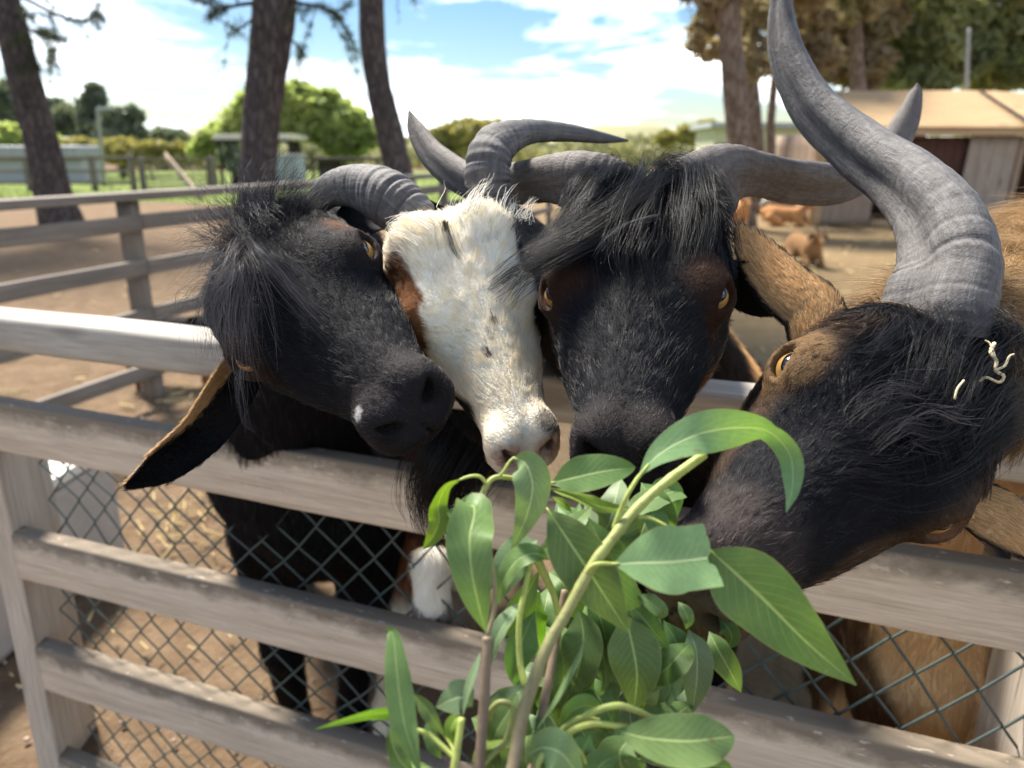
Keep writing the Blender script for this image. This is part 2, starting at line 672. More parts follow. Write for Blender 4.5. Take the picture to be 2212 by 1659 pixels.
M['bark'] = mat_bark('pine_bark', (.045, .037, .036), (.078, .064, .061), (.115, .096, .090))
M['bark_warm'] = mat_bark('sunburnt_pine_bark', (.10, .07, .05), (.18, .135, .105), (.27, .21, .17))
M['needle'] = mat_foliage('pine_needles', (.030, .042, .018), (.062, .080, .032), (.105, .12, .05), .3, .8)
M['needle_brown'] = mat_foliage('dry_brown_needles', (.17, .125, .08), (.33, .255, .175), (.33, .305, .19), .48, .55)
M['needle_green'] = mat_foliage('olive_needles', (.14, .16, .085), (.26, .285, .13), (.39, .395, .20), .5, .5)
M['leaf_dark'] = mat_foliage('far_dark_leaves', (.12, .14, .115), (.18, .205, .15), (.24, .26, .18), .3, .22)  # greyed and lightened: distance haze put into the leaf colour
M['leaf_lime'] = mat_foliage('lime_leaves', (.26, .31, .12), (.39, .45, .18), (.53, .58, .25), .58, .28)
M['straw_bush'] = mat_foliage('dry_yellow_shrub', (.22, .21, .08), (.36, .32, .12), (.48, .42, .17), .35, .6)


def trunk_mesh(name, path, radii, seed=0, n=46, sides=22):
    path = catmull(path, n)
    rad = catmull(radii, n)[:, 0]
    T, N, B = frames(path)
    a = np.linspace(0, 2 * math.pi, sides, endpoint=False)
    ring = np.cos(a)[None, :, None] * N[:, None] + np.sin(a)[None, :, None] * B[:, None]
    q = (path[:, None] + ring * rad[:, None, None]).reshape(-1, 3)
    d = vnoise(q * np.array([1, 1, .35]), 11, seed) * .5 + vnoise(q * np.array([1, 1, .4]), 27, seed + 3) * .35
    V = (path[:, None] + ring * (rad[:, None] * (1 + .085 * d.reshape(n, sides)))[..., None]).reshape(-1, 3)
    return mesh_np(name, V, grid_faces(n, sides, True))


def needle_tufts(pts, dirs, n, ln, wd, seed=0, spread=.9):
    r = np.random.RandomState(seed)
    k = r.randint(len(pts), size=n)
    d = nrm(dirs[k] * .6 + r.normal(size=(n, 3)) * spread)
    d[:, 2] -= .25
    d = nrm(d) * (ln * r.uniform(.6, 1.2, n))[:, None]
    s = nrm(np.cross(d, r.normal(size=(n, 3)))) * wd
    p = pts[k] + r.normal(0, .02, (n, 3))
    return np.stack([p - s, p + s, p + d], 1).reshape(-1, 3), np.arange(3 * n).reshape(n, 3)


def sprig(tree, pts, rad, seed, n=900, ln=.14, wd=.007, sub=7):
    """a branch with side twigs and needle tufts, in view of the camera"""
    r = np.random.RandomState(seed)
    path = catmull(pts, 24)
    mb = MB()
    add_tube(mb, path, np.linspace(rad, rad * .3, 24), 6)
    tp, td = [], []
    for i in range(sub):
        k = r.randint(7, 24)
        d = nrm(r.normal(size=3) + np.array([0, 0, -.35]))
        L = r.uniform(.2, .6)
        q = np.array([path[k] + d * L * t + np.array([0, 0, -.12 * t * t]) for t in np.linspace(0, 1, 6)])
        add_tube(mb, q, np.linspace(rad * .3, rad * .12, 6), 5)
        tp.append(q[2:])
        td.append(np.repeat(d[None], len(q) - 2, 0))
    tp.append(path[12:])
    td.append(nrm(np.gradient(path, axis=0))[12:])
    br = wlink('branch', mb.mesh('branch'), M['bark'], tree)
    V, Q = needle_tufts(np.concatenate(tp), np.concatenate(td), n, ln, wd, seed)
    wlink('needles', mesh_np('needles', V, Q, False), M['needle'], br, 'stuff')


def pine(label, path, radii, crown, ncrown, seed, mat='bark', leaf='needle', lsize=.16, aspect=5, limbs=6, group='tall pines above the paddocks'):
    t = thing('pine_tree', label, 'tree', path[0], 0, group)
    wlink('trunk', trunk_mesh('trunk', path, radii, seed), M[mat], t)
    if crown:
        r = np.random.RandomState(seed)
        for i in range(limbs):
            b = crown[r.randint(len(crown))]
            k = len(path) - 1 - (i % 2)
            a = np.array(path[k]) * .9 + np.array(path[k - 1]) * .1
            e = np.array(b[:3])
            m = (a + e) / 2 + r.normal(0, .25, 3)
            wlink('limb', trunk_mesh('limb', [a, m, e], [radii[k] * .55, radii[k] * .35, radii[k] * .12], seed + i, 16, 8), M[mat], t)
        V, Q = leaf_cloud(crown, ncrown, lsize, aspect, seed, .35)
        wlink('crown', mesh_np('crown', V, Q, False), M[leaf], t, 'stuff')
    return t


def blobs_round(c, R, rz, n, size, seed):
    r = np.random.RandomState(seed)
    o = []
    for i in range(n):
        d = nrm(r.normal(size=3)) * r.uniform(.25, 1) * np.array([R, R, rz])
        s = size * r.uniform(.7, 1.3)
        o.append((*(np.array(c) + d), s, s, s * .55))
    return o


def px_path(rows):
    """rows (u, v, Y)"""
    return [PY(*q) for q in rows]


# the three backlit pines on the left and in the middle
b0 = G(137, 497)
Y0 = b0[1]
p1 = [b0, PY(115, 415, Y0), PY(88, 300, Y0), PY(52, 170, Y0), PY(12, 20, Y0), PY(-60, -200, Y0), PY(-120, -560, Y0)]
t1 = pine('leaning pine with dark bark rising behind the paddock fence corner', p1, [.36, .29, .255, .245, .24, .2, .12],
          blobs_round((p1[-1][0] - 1.8, Y0 + .3, 8.6), 3.2, 1.7, 20, 1.1, 3), 7000, 3)
sprig(t1, [PY(40, -10, Y0), PY(80, 10, Y0 - .3), PY(140, 38, Y0 - .6), PY(185, 45, Y0 - .8), PY(215, 10, Y0 - .9)], .035, 1, 700, sub=6)
sprig(t1, [PY(36, 20, Y0), PY(62, 60, Y0 - .3), PY(100, 75, Y0 - .6), PY(140, 85, Y0 - .8)], .03, 2, 1100, sub=9)
sprig(t1, [PY(58, 100, Y0), PY(75, 130, Y0 - .2), PY(85, 150, Y0 - .3)], .02, 33, 260, sub=4, ln=.12)
Yb = 10.2
p2 = [PY(560, 552, Yb), PY(557, 400, Yb), PY(566, 250, Yb), PY(582, 110, Yb), PY(592, 0, Yb), PY(612, -250, Yb), PY(640, -700, Yb)]
p2[0][2] = -.02
t2 = pine('straight thick pine with dark furrowed bark in front of the round green tree', p2, [.31, .235, .228, .235, .245, .2, .1],
          blobs_round((-3.0, 10.6, 10.6), 2.0, 1.1, 18, 1.0, 7), 9000, 7)
sprig(t2, [PY(600, -10, Yb), PY(650, 8, Yb - .2), PY(700, 15, Yb - .4), PY(735, 40, Yb - .5)], .03, 4, 620, ln=.12, sub=8)
sprig(t2, [PY(600, 60, Yb), PY(640, 95, Yb - .2), PY(655, 118, Yb - .2)], .018, 5, 170, ln=.1, sub=3)
sprig(t2, [PY(575, 5, Yb), PY(520, 10, Yb - .3), PY(475, 22, Yb - .5), PY(450, 40, Yb - .6)], .03, 6, 620, ln=.12, sub=8)
sprig(t2, [PY(560, 20, Yb), PY(530, 55, Yb - .1), PY(490, 75, Yb - .1)], .018, 26, 120, ln=.1, sub=4)
Yc = 12.6
p3 = [G(884, 330 + 1.25 * 1737 / Yc), PY(872, 420, Yc), PY(846, 300, Yc), PY(812, 150, Yc), PY(802, 40, Yc), PY(797, -150, Yc), PY(770, -560, Yc)]
t3 = pine('slim bent pine leaning left in front of pale blue sky', p3, [.33, .24, .215, .19, .195, .16, .09],
          blobs_round((p3[-1][0] - .6, Yc + .6, 9.0), 2.5, 1.4, 16, 1.1, 11), 6000, 11)
sprig(t3, [PY(830, -60, Yc), PY(872, -30, Yc - .2), PY(900, 6, Yc - .4)], .025, 9, 150, ln=.1, sub=4)

# sunlit pines on the right, over the shed
Yd = 13.4
p4 = [G(1606, 330 + 1.25 * 1737 / Yd), PY(1602, 400, Yd), PY(1593, 260, Yd), PY(1582, 120, Yd), PY(1570, 0, Yd), PY(1556, -200, Yd), PY(1560, -430, Yd)]


def px_blobs(rows):
    """rows (u, v, Y, radius in px)"""
    o = []
    for (u, v, Y, rp) in rows:
        c = PY(u, v, Y)
        R = rp / 1737 * Y
        o.append((*c, R * 1.15, R, R * .8))
    return o


pine('pine with reddish trunk and drooping brown sprays beside the horn tip', p4, [.24, .2, .195, .19, .18, .14, .07],
     px_blobs([(1520, 60, 14, 34), (1535, 110, 14.5, 30), (1545, 20, 13.6, 36), (1500, 100, 14.2, 18), (1615, 110, 14.6, 40), (1640, 150, 14.6, 26), (1550, -60, 13.5, 90), (1640, 30, 14.6, 48), (1480, -60, 13.5, 60), (1600, -160, 13.5, 120)]), 6000, 13, 'bark_warm', 'needle_brown', .13, 3.5, 7, 'pines behind the goat shed')
Ye = 16.5
p5 = [G(1640, 330 + 1.25 * 1737 / Ye), PY(1634, 330, Ye), PY(1622, 180, Ye), PY(1612, 60, Ye), PY(1606, -100, Ye), PY(1600, -300, Ye)]
pine('slender grey pine trunk just behind the reddish one', p5, [.18, .16, .15, .15, .13, .08],
     px_blobs([(1735, 40, 18, 62), (1690, 130, 18, 40), (1760, 120, 18, 48), (1720, -60, 17, 90), (1650, -120, 17, 90), (1735, 175, 18.5, 26)]), 5000, 17, 'bark_warm', 'needle_brown', .15, 3.0, 5, 'pines behind the goat shed')
Yf = 19
p6 = [G(1668, 330 + 1.25 * 1737 / Yf), PY(1664, 300, Yf), PY(1672, 180, Yf), PY(1690, 40, Yf), PY(1700, -160, Yf)]
pine('thin bare stemmed young pine left of the shed roof', p6, [.12, .1, .09, .08, .05],
     px_blobs([(1700, 60, 20, 40), (1690, 0, 20, 50), (1710, -60, 20, 60)]), 3500, 19, 'bark_warm', 'needle_brown', .15, 3.0, 3, 'pines behind the goat shed')
p7 = [G(1862, 330 + 1.25 * 1737 / 21.), PY(1858, 250, 21), PY(1850, 120, 21), PY(1845, 0, 21), PY(1840, -250, 21)]
pine('brown pine with rust coloured needles above the shed roof', p7, [.22, .2, .17, .15, .07],
     px_blobs([(1830, 60, 22, 66), (1870, 130, 21.5, 48), (1810, 150, 22, 40), (1900, 40, 22, 50), (1850, -50, 21, 100), (1780, 70, 22, 46), (1865, 180, 22, 30)]), 7000, 23, 'bark_warm', 'needle_brown', .17, 2.6, 6, 'pines behind the goat shed')
p8 = [G(1985, 330 + 1.25 * 1737 / 23.), PY(1983, 250, 23), PY(1985, 120, 23), PY(1990, -20, 23), PY(1990, -240, 23)]
pine('yellow green pine standing behind the middle of the shed roof', p8, [.25, .2, .18, .15, .07],
     px_blobs([(1960, 150, 23, 62), (2020, 90, 22.5, 66), (1940, 60, 23, 44), (2000, 180, 22, 46), (2080, 130, 23, 54), (1990, -30, 22.5, 100), (2070, 40, 23, 56)]), 8500, 29, 'bark_warm', 'needle_green', .17, 2.6, 6, 'pines behind the goat shed')
p9 = [G(2170, 330 + 1.25 * 1737 / 24.), PY(2168, 250, 24), PY(2172, 120, 24), PY(2180, -20, 24), PY(2185, -240, 24)]
pine('dusty green pine at the far right behind the shed', p9, [.25, .2, .18, .15, .07],
     px_blobs([(2150, 70, 24, 70), (2200, 150, 23.5, 60), (2130, 165, 24, 46), (2260, 60, 24, 90), (2170, -50, 23.5, 100), (2120, 110, 23, 36)]), 8000, 31, 'bark_warm', 'needle_green', .17, 2.6, 6, 'pines behind the goat shed')

# far trees on the left and the round lime tree
def far_tree(name, label, rows, trunk_u, leaf, n, size, seed, group=None, trunk_r=.22, aspect=1.6, Y=None):
    bl = px_blobs(rows)
    Y = Y or rows[0][2]
    base = G(trunk_u, 330 + 1.25 * 1737 / Y)
    zt = max(b[2] for b in bl)
    t = thing(name, label, 'tree', base, 0, group)
    top = np.array([np.mean([b[0] for b in bl]) * .4 + base[0] * .6, Y, zt])
    wlink('trunk', trunk_mesh('trunk', [base, (base + top) / 2 + np.array([.1, 0, 0]), top], [trunk_r, trunk_r * .75, trunk_r * .2], seed, 14, 9), M['bark'], t)
    V, Q = leaf_cloud(bl, n, size, aspect, seed, .5)
    wlink('crown', mesh_np('crown', V, Q, False), M[leaf], t, 'stuff')
    return t


FG = 'distant trees behind the paddocks'
far_tree('broadleaf_tree', 'dark bushy tree behind the leaning pine trunk', [(30, 215, 46, 46), (95, 250, 46, 36), (60, 265, 46, 40), (120, 235, 46, 24), (10, 265, 46, 46)], 50, 'leaf_dark', 5200, .36, 41, FG)
far_tree('conifer_tree', 'pointed dark conifer beside the pale lamp post', [(205, 195, 44, 13), (203, 220, 44, 20), (205, 250, 44, 27), (207, 282, 44, 32), (150, 262, 45, 34)], 205, 'leaf_dark', 4200, .33, 42, FG)
far_tree('broadleaf_tree', 'low dark tree with gaps right of the lamp post', [(255, 258, 43, 26), (285, 250, 43, 18), (240, 290, 43, 30), (285, 290, 43, 28)], 268, 'leaf_dark', 2900, .33, 43, FG)
far_tree('broadleaf_tree', 'small dark tree on the skyline between shrubs and the lime tree', [(350, 300, 60, 22), (385, 304, 60, 22), (320, 312, 60, 18)], 360, 'leaf_dark', 1900, .4, 44, FG)
far_tree('broadleaf_tree', 'bright lime bush at the left edge under the dark tree', [(15, 300, 42, 30), (60, 312, 42, 26), (100, 305, 42, 20)], 40, 'leaf_lime', 2200, .33, 45, FG)
far_tree('broadleaf_tree', 'broad rounded lime green tree between the two middle trunks',
         [(560, 235, 33, 46), (640, 225, 33, 46), (700, 240, 33, 44), (750, 265, 33, 42), (520, 270, 33, 36), (600, 268, 33, 44), (680, 275, 33, 40), (785, 295, 33, 34), (480, 292, 33, 30), (650, 205, 33, 26), (705, 215, 33, 26), (745, 315, 33, 36)],
         640, 'leaf_lime', 7000, .27, 46, FG, .3)
far_tree('broadleaf_tree', 'pale lime bush left of the straight pine trunk', [(452, 310, 31, 26), (480, 325, 31, 26), (430, 322, 31, 20)], 460, 'leaf_lime', 1700, .22, 47, FG)
far_tree('broadleaf_tree', 'dark shrub under the left of the lime tree', [(520, 350, 30, 30), (500, 335, 30, 22)], 512, 'leaf_dark', 1500, .2, 48, FG)
far_tree('broadleaf_tree', 'olive tree filling the gap behind the left horn tip', [(960, 300, 48, 30), (1010, 290, 48, 36), (1060, 285, 48, 26), (925, 312, 48, 24)], 990, 'straw_bush', 3200, .34, 49, FG)
far_tree('broadleaf_tree', 'bright green bush on the skyline left of the reddish trunk', [(1490, 292, 55, 22), (1530, 282, 55, 22), (1440, 300, 55, 18)], 1490, 'straw_bush', 2000, .36, 50, FG)
for i, (u, v, rp, lab) in enumerate([(175, 322, 30, 'dry yellowish shrub left of the lamp post foot'), (265, 325, 30, 'dry straw coloured shrub with yellow flowers right of the lamp post'), (330, 328, 26, 'dry yellowish shrub beyond the paddock gate'), (390, 332, 26, 'dry pale shrub at the right end of the far fence')]):
    far_tree('shrub', lab, [(u, v, 38, rp), (u + 30, v + 4, 38, rp * .8), (u - 24, v + 3, 38, rp * .8)], u, 'straw_bush', 1500, .22, 60 + i, 'dry shrubs beyond the far fence', .05)

# ------------------------------------------------------------------ lamp post, poles, far buildings
M['white'] = mat_plain('chalky_white_paint', (.33, .34, .36), .6, .3, .08, 2)
M['pale_grey'] = mat_plain('pale_grey_metal', (.27, .28, .30), .5, .4, .1, 3)
M['cream'] = mat_plain('cream_sheet', (.62, .57, .46), .8, .2, .1, 2)
M['dark'] = mat_plain('dark_timber', (.045, .038, .034), .85, .2, .3, 4)
M['blue_panel'] = mat_plain('pale_blue_panel', (.30, .34, .40), .55, .3, .08, 2)
M['buff'] = mat_plain('buff_render', (.50, .47, .34), .85, .2, .12, .6)


def box_mesh(name, c, s, bev=.015, rot=0.0):
    bm_v = []
    hx, hy, hz = np.array(s) / 2
    b = min(bev, hx * .4, hy * .4, hz * .4)
    V, Q = [], []
    import bmesh
    bm = bmesh.new()
    bmesh.ops.create_cube(bm, size=1)
    for v in bm.verts:
        v.co = Vector((v.co.x * s[0], v.co.y * s[1], v.co.z * s[2]))
    bmesh.ops.bevel(bm, geom=list(bm.edges), offset=b, segments=2, affect='EDGES', profile=.6)
    bmesh.ops.rotate(bm, verts=bm.verts, cent=(0, 0, 0), matrix=Matrix.Rotation(rot, 3, 'Z'))
    bmesh.ops.translate(bm, verts=bm.verts, vec=Vector(c))
    me = bpy.data.meshes.new(name)
    bm.to_mesh(me)
    bm.free()
    return me


def wbox(name, c, s, mat, parent, bev=.015, rot=0.0, kind=None):
    return wlink(name, box_mesh(name, c, s, bev, rot), mat, parent, kind)


Yl = 30.0
lb = G(224, 330 + 1.25 * 1737 / Yl)
lt = PY(211, 236, Yl)
t = thing('lamp_post', 'pale leaning lamp post with a flat lamp head before the dark conifer', 'lamp post', lb)
mb = MB()
add_tube(mb, catmull([lb, (lb + lt) / 2 + np.array([.02, 0, 0]), lt], 12), np.linspace(.10, .065, 12), 10)
wlink('pole', mb.mesh('pole'), M['pale_grey'], t)
wbox('lamp_head', lt + np.array([.28, 0, .02]), (.5, .3, .1), M['pale_grey'], t, .03)
Yp = 17.0
pb = G(2086, 330 + 1.25 * 1737 / Yp)
t = thing('pole', 'thin grey pole rising behind the goat shed roof', 'pole', pb)
mb = MB()
add_tube(mb, [pb, PY(2088, 180, Yp), PY(2093, 70, Yp), PY(2095, 62, Yp)], [.05, .04, .03, .03], 8)
wlink('shaft', mb.mesh('shaft'), M['pale_grey'], t)
wbox('base_plate', pb + np.array([0, 0, .01]), (.2, .2, .03), M['pale_grey'], t)

# long white low shed far left
a = PY(-60, 330, 34.0)
b = PY(152, 330, 33.0)
t = thing('low_shed', 'long low white shed with ribbed roof at the far left', 'shed', (a[0], 34, 0))
cxm, wd = (a[0] + b[0]) / 2, b[0] - a[0]
wbox('wall', (cxm, 34.6, .48), (wd, 1.6, .96), M['white'], t)
wbox('roof', (cxm, 34.5, 1.26), (wd + .2, 2.0, .56), M['pale_grey'], t, .2)
for i in range(9):
    wbox('roof_rib', (a[0] + wd * (i + .5) / 9, 33.49, 1.26), (.10, .06, .5), M['white'], t, .02)

# cream roofed shelter under the lime tree
Ys = 30.0
x0, x1 = PY(462, 300, Ys)[0], PY(632, 300, Ys)[0]
t = thing('shelter', 'open shelter with a cream flat roof under the lime green tree', 'shelter', ((x0 + x1) / 2, Ys, 0))
zt = PY(500, 296, Ys)[2]
wbox('roof', ((x0 + x1) / 2, Ys + 1.2, zt), (x1 - x0, 2.6, .2), M['cream'], t, .03)
for x in (x0 + .15, x0 + (x1 - x0) * .5, x1 - .15):
    wbox('post', (x, Ys + .05, zt / 2 - .06), (.12, .12, zt - .1), M['dark'], t)
wbox('beam', ((x0 + x1) / 2, Ys - .16, zt - .16), (x1 - x0, .08, .1), M['dark'], t)
t = thing('storage_cabin', 'small pale blue cabin under the lime tree beside the straight pine', 'cabin', (*PY(616, 366, 27.5)[:2], 0))
c = PY(616, 345, 27.5)
wbox('wall', (c[0], 28.0, .56), (.86, 1.0, 1.1), M['blue_panel'], t, .03)
wbox('roof', (c[0], 28.0, 1.16), (1.0, 1.15, .1), M['pale_grey'], t, .02)
wbox('door', (c[0] + .12, 27.485, .5), (.42, .03, .9), M['pale_grey'], t)
c0, c1 = PY(672, 340, 25)[0], PY(822, 340, 25)[0]
t = thing('feed_shelter', 'low dark roofed feed shelter left of the bent pine', 'shelter', ((c0 + c1) / 2, 25, 0))
wbox('roof', ((c0 + c1) / 2, 25.4, 1.06), (c1 - c0, 1.5, .1), M['dark'], t)
wbox('side_panel', (c0 + .55, 25.1, .5), (.75, .06, 1.0), M['dark'], t)
for x in (c0 + .08, (c0 + c1) / 2, c1 - .08):
    wbox('post', (x, 24.8, .5), (.08, .08, 1.01), M['dark'], t)
t = thing('feed_trough', 'white feed trough standing beneath the dark roofed shelter', 'trough', (c0 + 1.6, 25.2, 0))
wbox('basin', (c0 + 1.65, 25.2, .45), (1.1, .4, .3), M['white'], t, .05)
for x in (c0 + 1.2, c0 + 2.1):
    wbox('leg', (x, 25.2, .155), (.06, .3, .31), M['white'], t)
# long pale building right of centre
Yq = 40
x0, x1 = PY(1536, 300, Yq)[0], PY(1790, 300, Yq)[0]
z1 = PY(1600, 277, Yq)[2]
t = thing('farm_building', 'long buff farm building with a thin white roof behind the pines', 'building', ((x0 + x1) / 2, Yq, 0))
wbox('wall', ((x0 + x1) / 2, Yq + 2, z1 / 2), (x1 - x0 - .3, 4, z1), M['buff'], t)
wbox('roof', ((x0 + x1) / 2, Yq + 1.9, z1 + .135), (x1 - x0 + .3, 4.6, .26), M['white'], t, .03)
for i in range(4):
    wbox('window', (x0 + (x1 - x0) * (i + .6) / 4.4, Yq - .012, z1 * .55), (.9, .05, .7), M['dark'], t)

# ------------------------------------------------------------------ goat shed on the right
SY = 14.0
def sx(u): return PY(u, 400, SY)[0]
def sz(v): return PY(1900, v, SY)[2]
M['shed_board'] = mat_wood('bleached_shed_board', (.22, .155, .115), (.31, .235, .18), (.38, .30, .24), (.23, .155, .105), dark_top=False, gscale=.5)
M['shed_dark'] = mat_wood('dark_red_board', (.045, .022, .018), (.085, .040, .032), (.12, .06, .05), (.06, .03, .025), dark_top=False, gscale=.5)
M['roof_board'] = mat_wood('tan_roof_board', (.34, .225, .125), (.43, .30, .175), (.49, .36, .22), (.36, .245, .135), dark_top=False, gscale=.5)
M['door_board'] = mat_wood('grey_door_board', (.23, .195, .165), (.33, .29, .25), (.40, .36, .32), (.25, .17, .125), dark_top=False, gscale=.5)
for _n in M['roof_board'].node_tree.nodes:
    if _n.type == 'BSDF_PRINCIPLED': _n.inputs['Specular IOR Level'].default_value = .03
t = thing('goat_shed', 'low timber goat shed with a tan plank roof and pale open door', 'shed', (sx(1990), SY, 0))
xl, xr = sx(1762), sx(2420)
ze, zr = sz(277), sz(203)
yr = SY + 1.15                                     # ridge line, further back and higher
zr = PY(1900, 203, yr)[2]
zb = ze
nrow = 7
for i in range(nrow):                              # overlapping roof boards, lower one under the next
    f0, f1 = i / nrow, (i + 1) / nrow + .05
    ya, yb_ = SY - .35 + (yr - SY + .35) * f0, SY - .35 + (yr - SY + .35) * f1
    za, zb_ = ze + (zr - ze) * f0 + .004, ze + (zr - ze) * f1 + .022 - .018
    for (ua, ub) in ((1772, 2180), (2183, 2420)):
        if ua == 1772: ua = 1772 + 62 * (f0 + f1) / 2
        a = np.array([sx(ua), (ya + yb_) / 2, (za + zb_) / 2 + i * .0015])
        b = np.array([sx(ub), (ya + yb_) / 2, (za + zb_) / 2 + i * .0015])
        if ub > 2400: b[2] -= .10
        h = math.hypot(yb_ - ya, zb_ - za)
        o = place_beam('roof_board', a, b, .026, h, M['roof_board'], t, i * 3 + (ub > 2400), roll=math.atan2(zb_ - za, yb_ - ya) + .045, seg=14, rnd=.2)
place_beam('roof_cap', (sx(2181), SY - .4, ze + .03), (sx(2166), yr, zr + .035), .03, .07, M['dark'], t, 4)
place_beam('eave_board', (sx(1772), SY - .33, ze - .075), (sx(2180), SY - .33, ze - .075), .1, .03, M['roof_board'], t, 9, seg=14)
place_beam('eave_board', (sx(2184), SY - .33, ze - .085), (sx(2420), SY - .33, ze - .17), .1, .03, M['roof_board'], t, 10, seg=14)
# rear slope closes the roof from behind
place_beam('rear_roof', (sx(1836), yr + .62, (zr + ze) / 2 - .05), (xr, yr + .62, (zr + ze) / 2 - .1), .03, 1.55, M['roof_board'], t, 5, roll=-.36, seg=14)


def board_wall(name, u0, u1, z0, z1, mat, n, y=SY, seed=0, lean=0.0):
    x0, x1 = sx(u0), sx(u1)
    wd = (x1 - x0) / n
    for i in range(n):
        x = x0 + wd * (i + .5)
        place_beam(name, (x, y, z0), (x + lean, y, z1), wd - .008, .022, M[mat], t, seed + i, roll=math.pi / 2, seg=8, rnd=.15)


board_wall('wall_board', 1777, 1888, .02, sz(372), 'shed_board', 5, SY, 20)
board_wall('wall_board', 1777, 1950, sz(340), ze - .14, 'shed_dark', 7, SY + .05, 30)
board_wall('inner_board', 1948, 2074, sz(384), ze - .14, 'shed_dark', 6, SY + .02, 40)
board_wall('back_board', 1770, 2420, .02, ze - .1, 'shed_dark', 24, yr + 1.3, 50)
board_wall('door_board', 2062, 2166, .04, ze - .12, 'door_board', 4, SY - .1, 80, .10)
place_beam('door_rail', (sx(2060), SY - .13, .35), (sx(2160), SY - .13, .37), .1, .02, M['door_board'], t, 88, seg=8)
place_beam('corner_post', (sx(1763), SY - .06, 0), (sx(1763), SY - .06, ze - .14), .1, .2, M['roof_board'], t, 90, seg=8)
place_beam('door_post', (sx(2178), SY - .06, 0), (sx(2188), SY - .06, ze - .14), .08, .11, M['shed_board'], t, 91, seg=8)
place_beam('shelf', (sx(1952), SY - .02, sz(388)), (sx(2070), SY - .02, sz(388)), .06, .3, M['shed_board'], t, 92, seg=8)
place_beam('sill_board', (sx(1888), SY - .03, .06), (sx(2062), SY - .03, .06), .12, .03, M['roof_board'], t, 93, seg=8)
for x in (xl + .02, xr - .02):
    for i in range(7):
        place_beam('side_board', (x, SY + .1 + i * .35, .02), (x, SY + .1 + i * .35, ze - .08), .022, .33, M['shed_board'], t, 100 + i, roll=math.pi / 2, seg=8)
place_beam('low_plank', (sx(1690), SY + .6, .42), (sx(1750), SY + .6, .42), .22, .03, M['shed_board'], t, 95, seg=8)
place_beam('plank_post', (sx(1694), SY + .64, 0), (sx(1694), SY + .64, .6), .06, .06, M['shed_board'], t, 96, seg=6)
place_beam('plank_post', (sx(1744), SY + .64, 0), (sx(1744), SY + .64, .6), .06, .06, M['shed_board'], t, 97, seg=6)

# ------------------------------------------------------------------ fences behind
def fence(label, a, b, posts, heights, rail_h, rail_t, post_w, post_h, mat, group, seed=0, rail_y=-.04):
    """straight post-and-rail fence from a to b; posts at the given fractions"""
    a, b = np.array([a[0], a[1], 0.]), np.array([b[0], b[1], 0.])
    d = nrm(b - a)
    nrmv = np.array([d[1], -d[0], 0])
    t = thing('wooden_fence', label, 'fence', a, 0, group)
    for i, f in enumerate(posts):
        p = a + (b - a) * f
        place_beam('post', p - [0, 0, .05], p + [0, 0, post_h], post_w, post_w, M[mat], t, seed + i, seg=10)
    for j, hz in enumerate(heights):
        o = nrmv * (post_w / 2 + rail_t / 2 + .003)
        ends = [0] + [f for f in posts if 0.02 < f < .98] + [1]
        for k in range(len(ends) - 1):
            p = a + (b - a) * ends[k] + o + d * .004
            q = a + (b - a) * ends[k + 1] + o - d * .004
            place_beam('rail', p + [0, 0, hz], q + [0, 0, hz], rail_h, rail_t, M[mat], t, seed + 40 + j * 9 + k, seg=14)
    return t


FGp = 'post and rail fences round the paddocks'
A = np.array([-1.9, 3.9])
dv = nrm(np.array([.313, 1.0]))
fa, fb = A - dv * 2.05, A + dv * 8.2
t = fence('grey four rail paddock fence running away behind the left goat', fa, fb, [0, 2.05 / 10.25, 4.1 / 10.25, 6.15 / 10.25, 8.2 / 10.25, 1], [.18, .46, .70, .92], .074, .032, .085, 1.02, 'fence_far', FGp, 3)
nv = np.array([dv[1], -dv[0], 0])
place_beam('cap_rail', np.array([*fa, 1.045]) + nv * .02, np.array([*fb, 1.045]) + nv * .02, .04, .13, M['fence_far'], t, 77, seg=30)
ya = 27.0
def fx_(u): return PY(u, 338, ya)[0]
t = thing('wooden_fence', 'far grey three rail fence with a slatted gate under the skyline', 'fence', (fx_(60), ya, 0), 0, FGp)
for u, vtop in ((-40, 336), (54, 336), (84, 338), (196, 334), (281, 332), (302, 338), (456, 337)):
    p = np.array([fx_(u), ya, 0])
    place_beam('post', p, p + [0, 0, PY(u, vtop, ya)[2]], .17, .17, M['fence_far'], t, u, seg=8)
for z in (1.10, .66, .28):
    for (ua, ub) in ((-40, 54), (54, 196), (196, 291)):
        place_beam('rail', (fx_(ua), ya - .12, z), (fx_(ub), ya - .12, z), .10, .05, M['fence_far'], t, ua + int(z * 50), seg=6)
for z in (1.05, .86, .70, .52, .36, .2, .06):
    place_beam('gate_slat', (fx_(304), ya - .12, z), (fx_(454), ya - .12, z), .07, .04, M['fence_far'], t, int(z * 100), seg=6)
pa = PY(358, 336, ya - .5)
pb = PY(438, 432, 21.5)
t = thing('plank', 'pale plank leaning against the slatted far gate', 'plank', (pb[0], pb[1], 0))
place_beam('board', (pb[0], pb[1], .0), pa, .2, .05, M['shed_board'], t, 5, seg=8)

# ------------------------------------------------------------------ the fence in front
FK = .39
FD = nrm(np.array([1, -FK, 0]))
FN = np.array([-FD[1], FD[0], 0])                  # points to the goats' side
F0 = np.array([-.963, .95 + FK * .963, 0.0])       # left end of the rails on their front plane


def fpt(s, back, z):
    return F0 + FD * s + FN * back + np.array([0, 0, z])


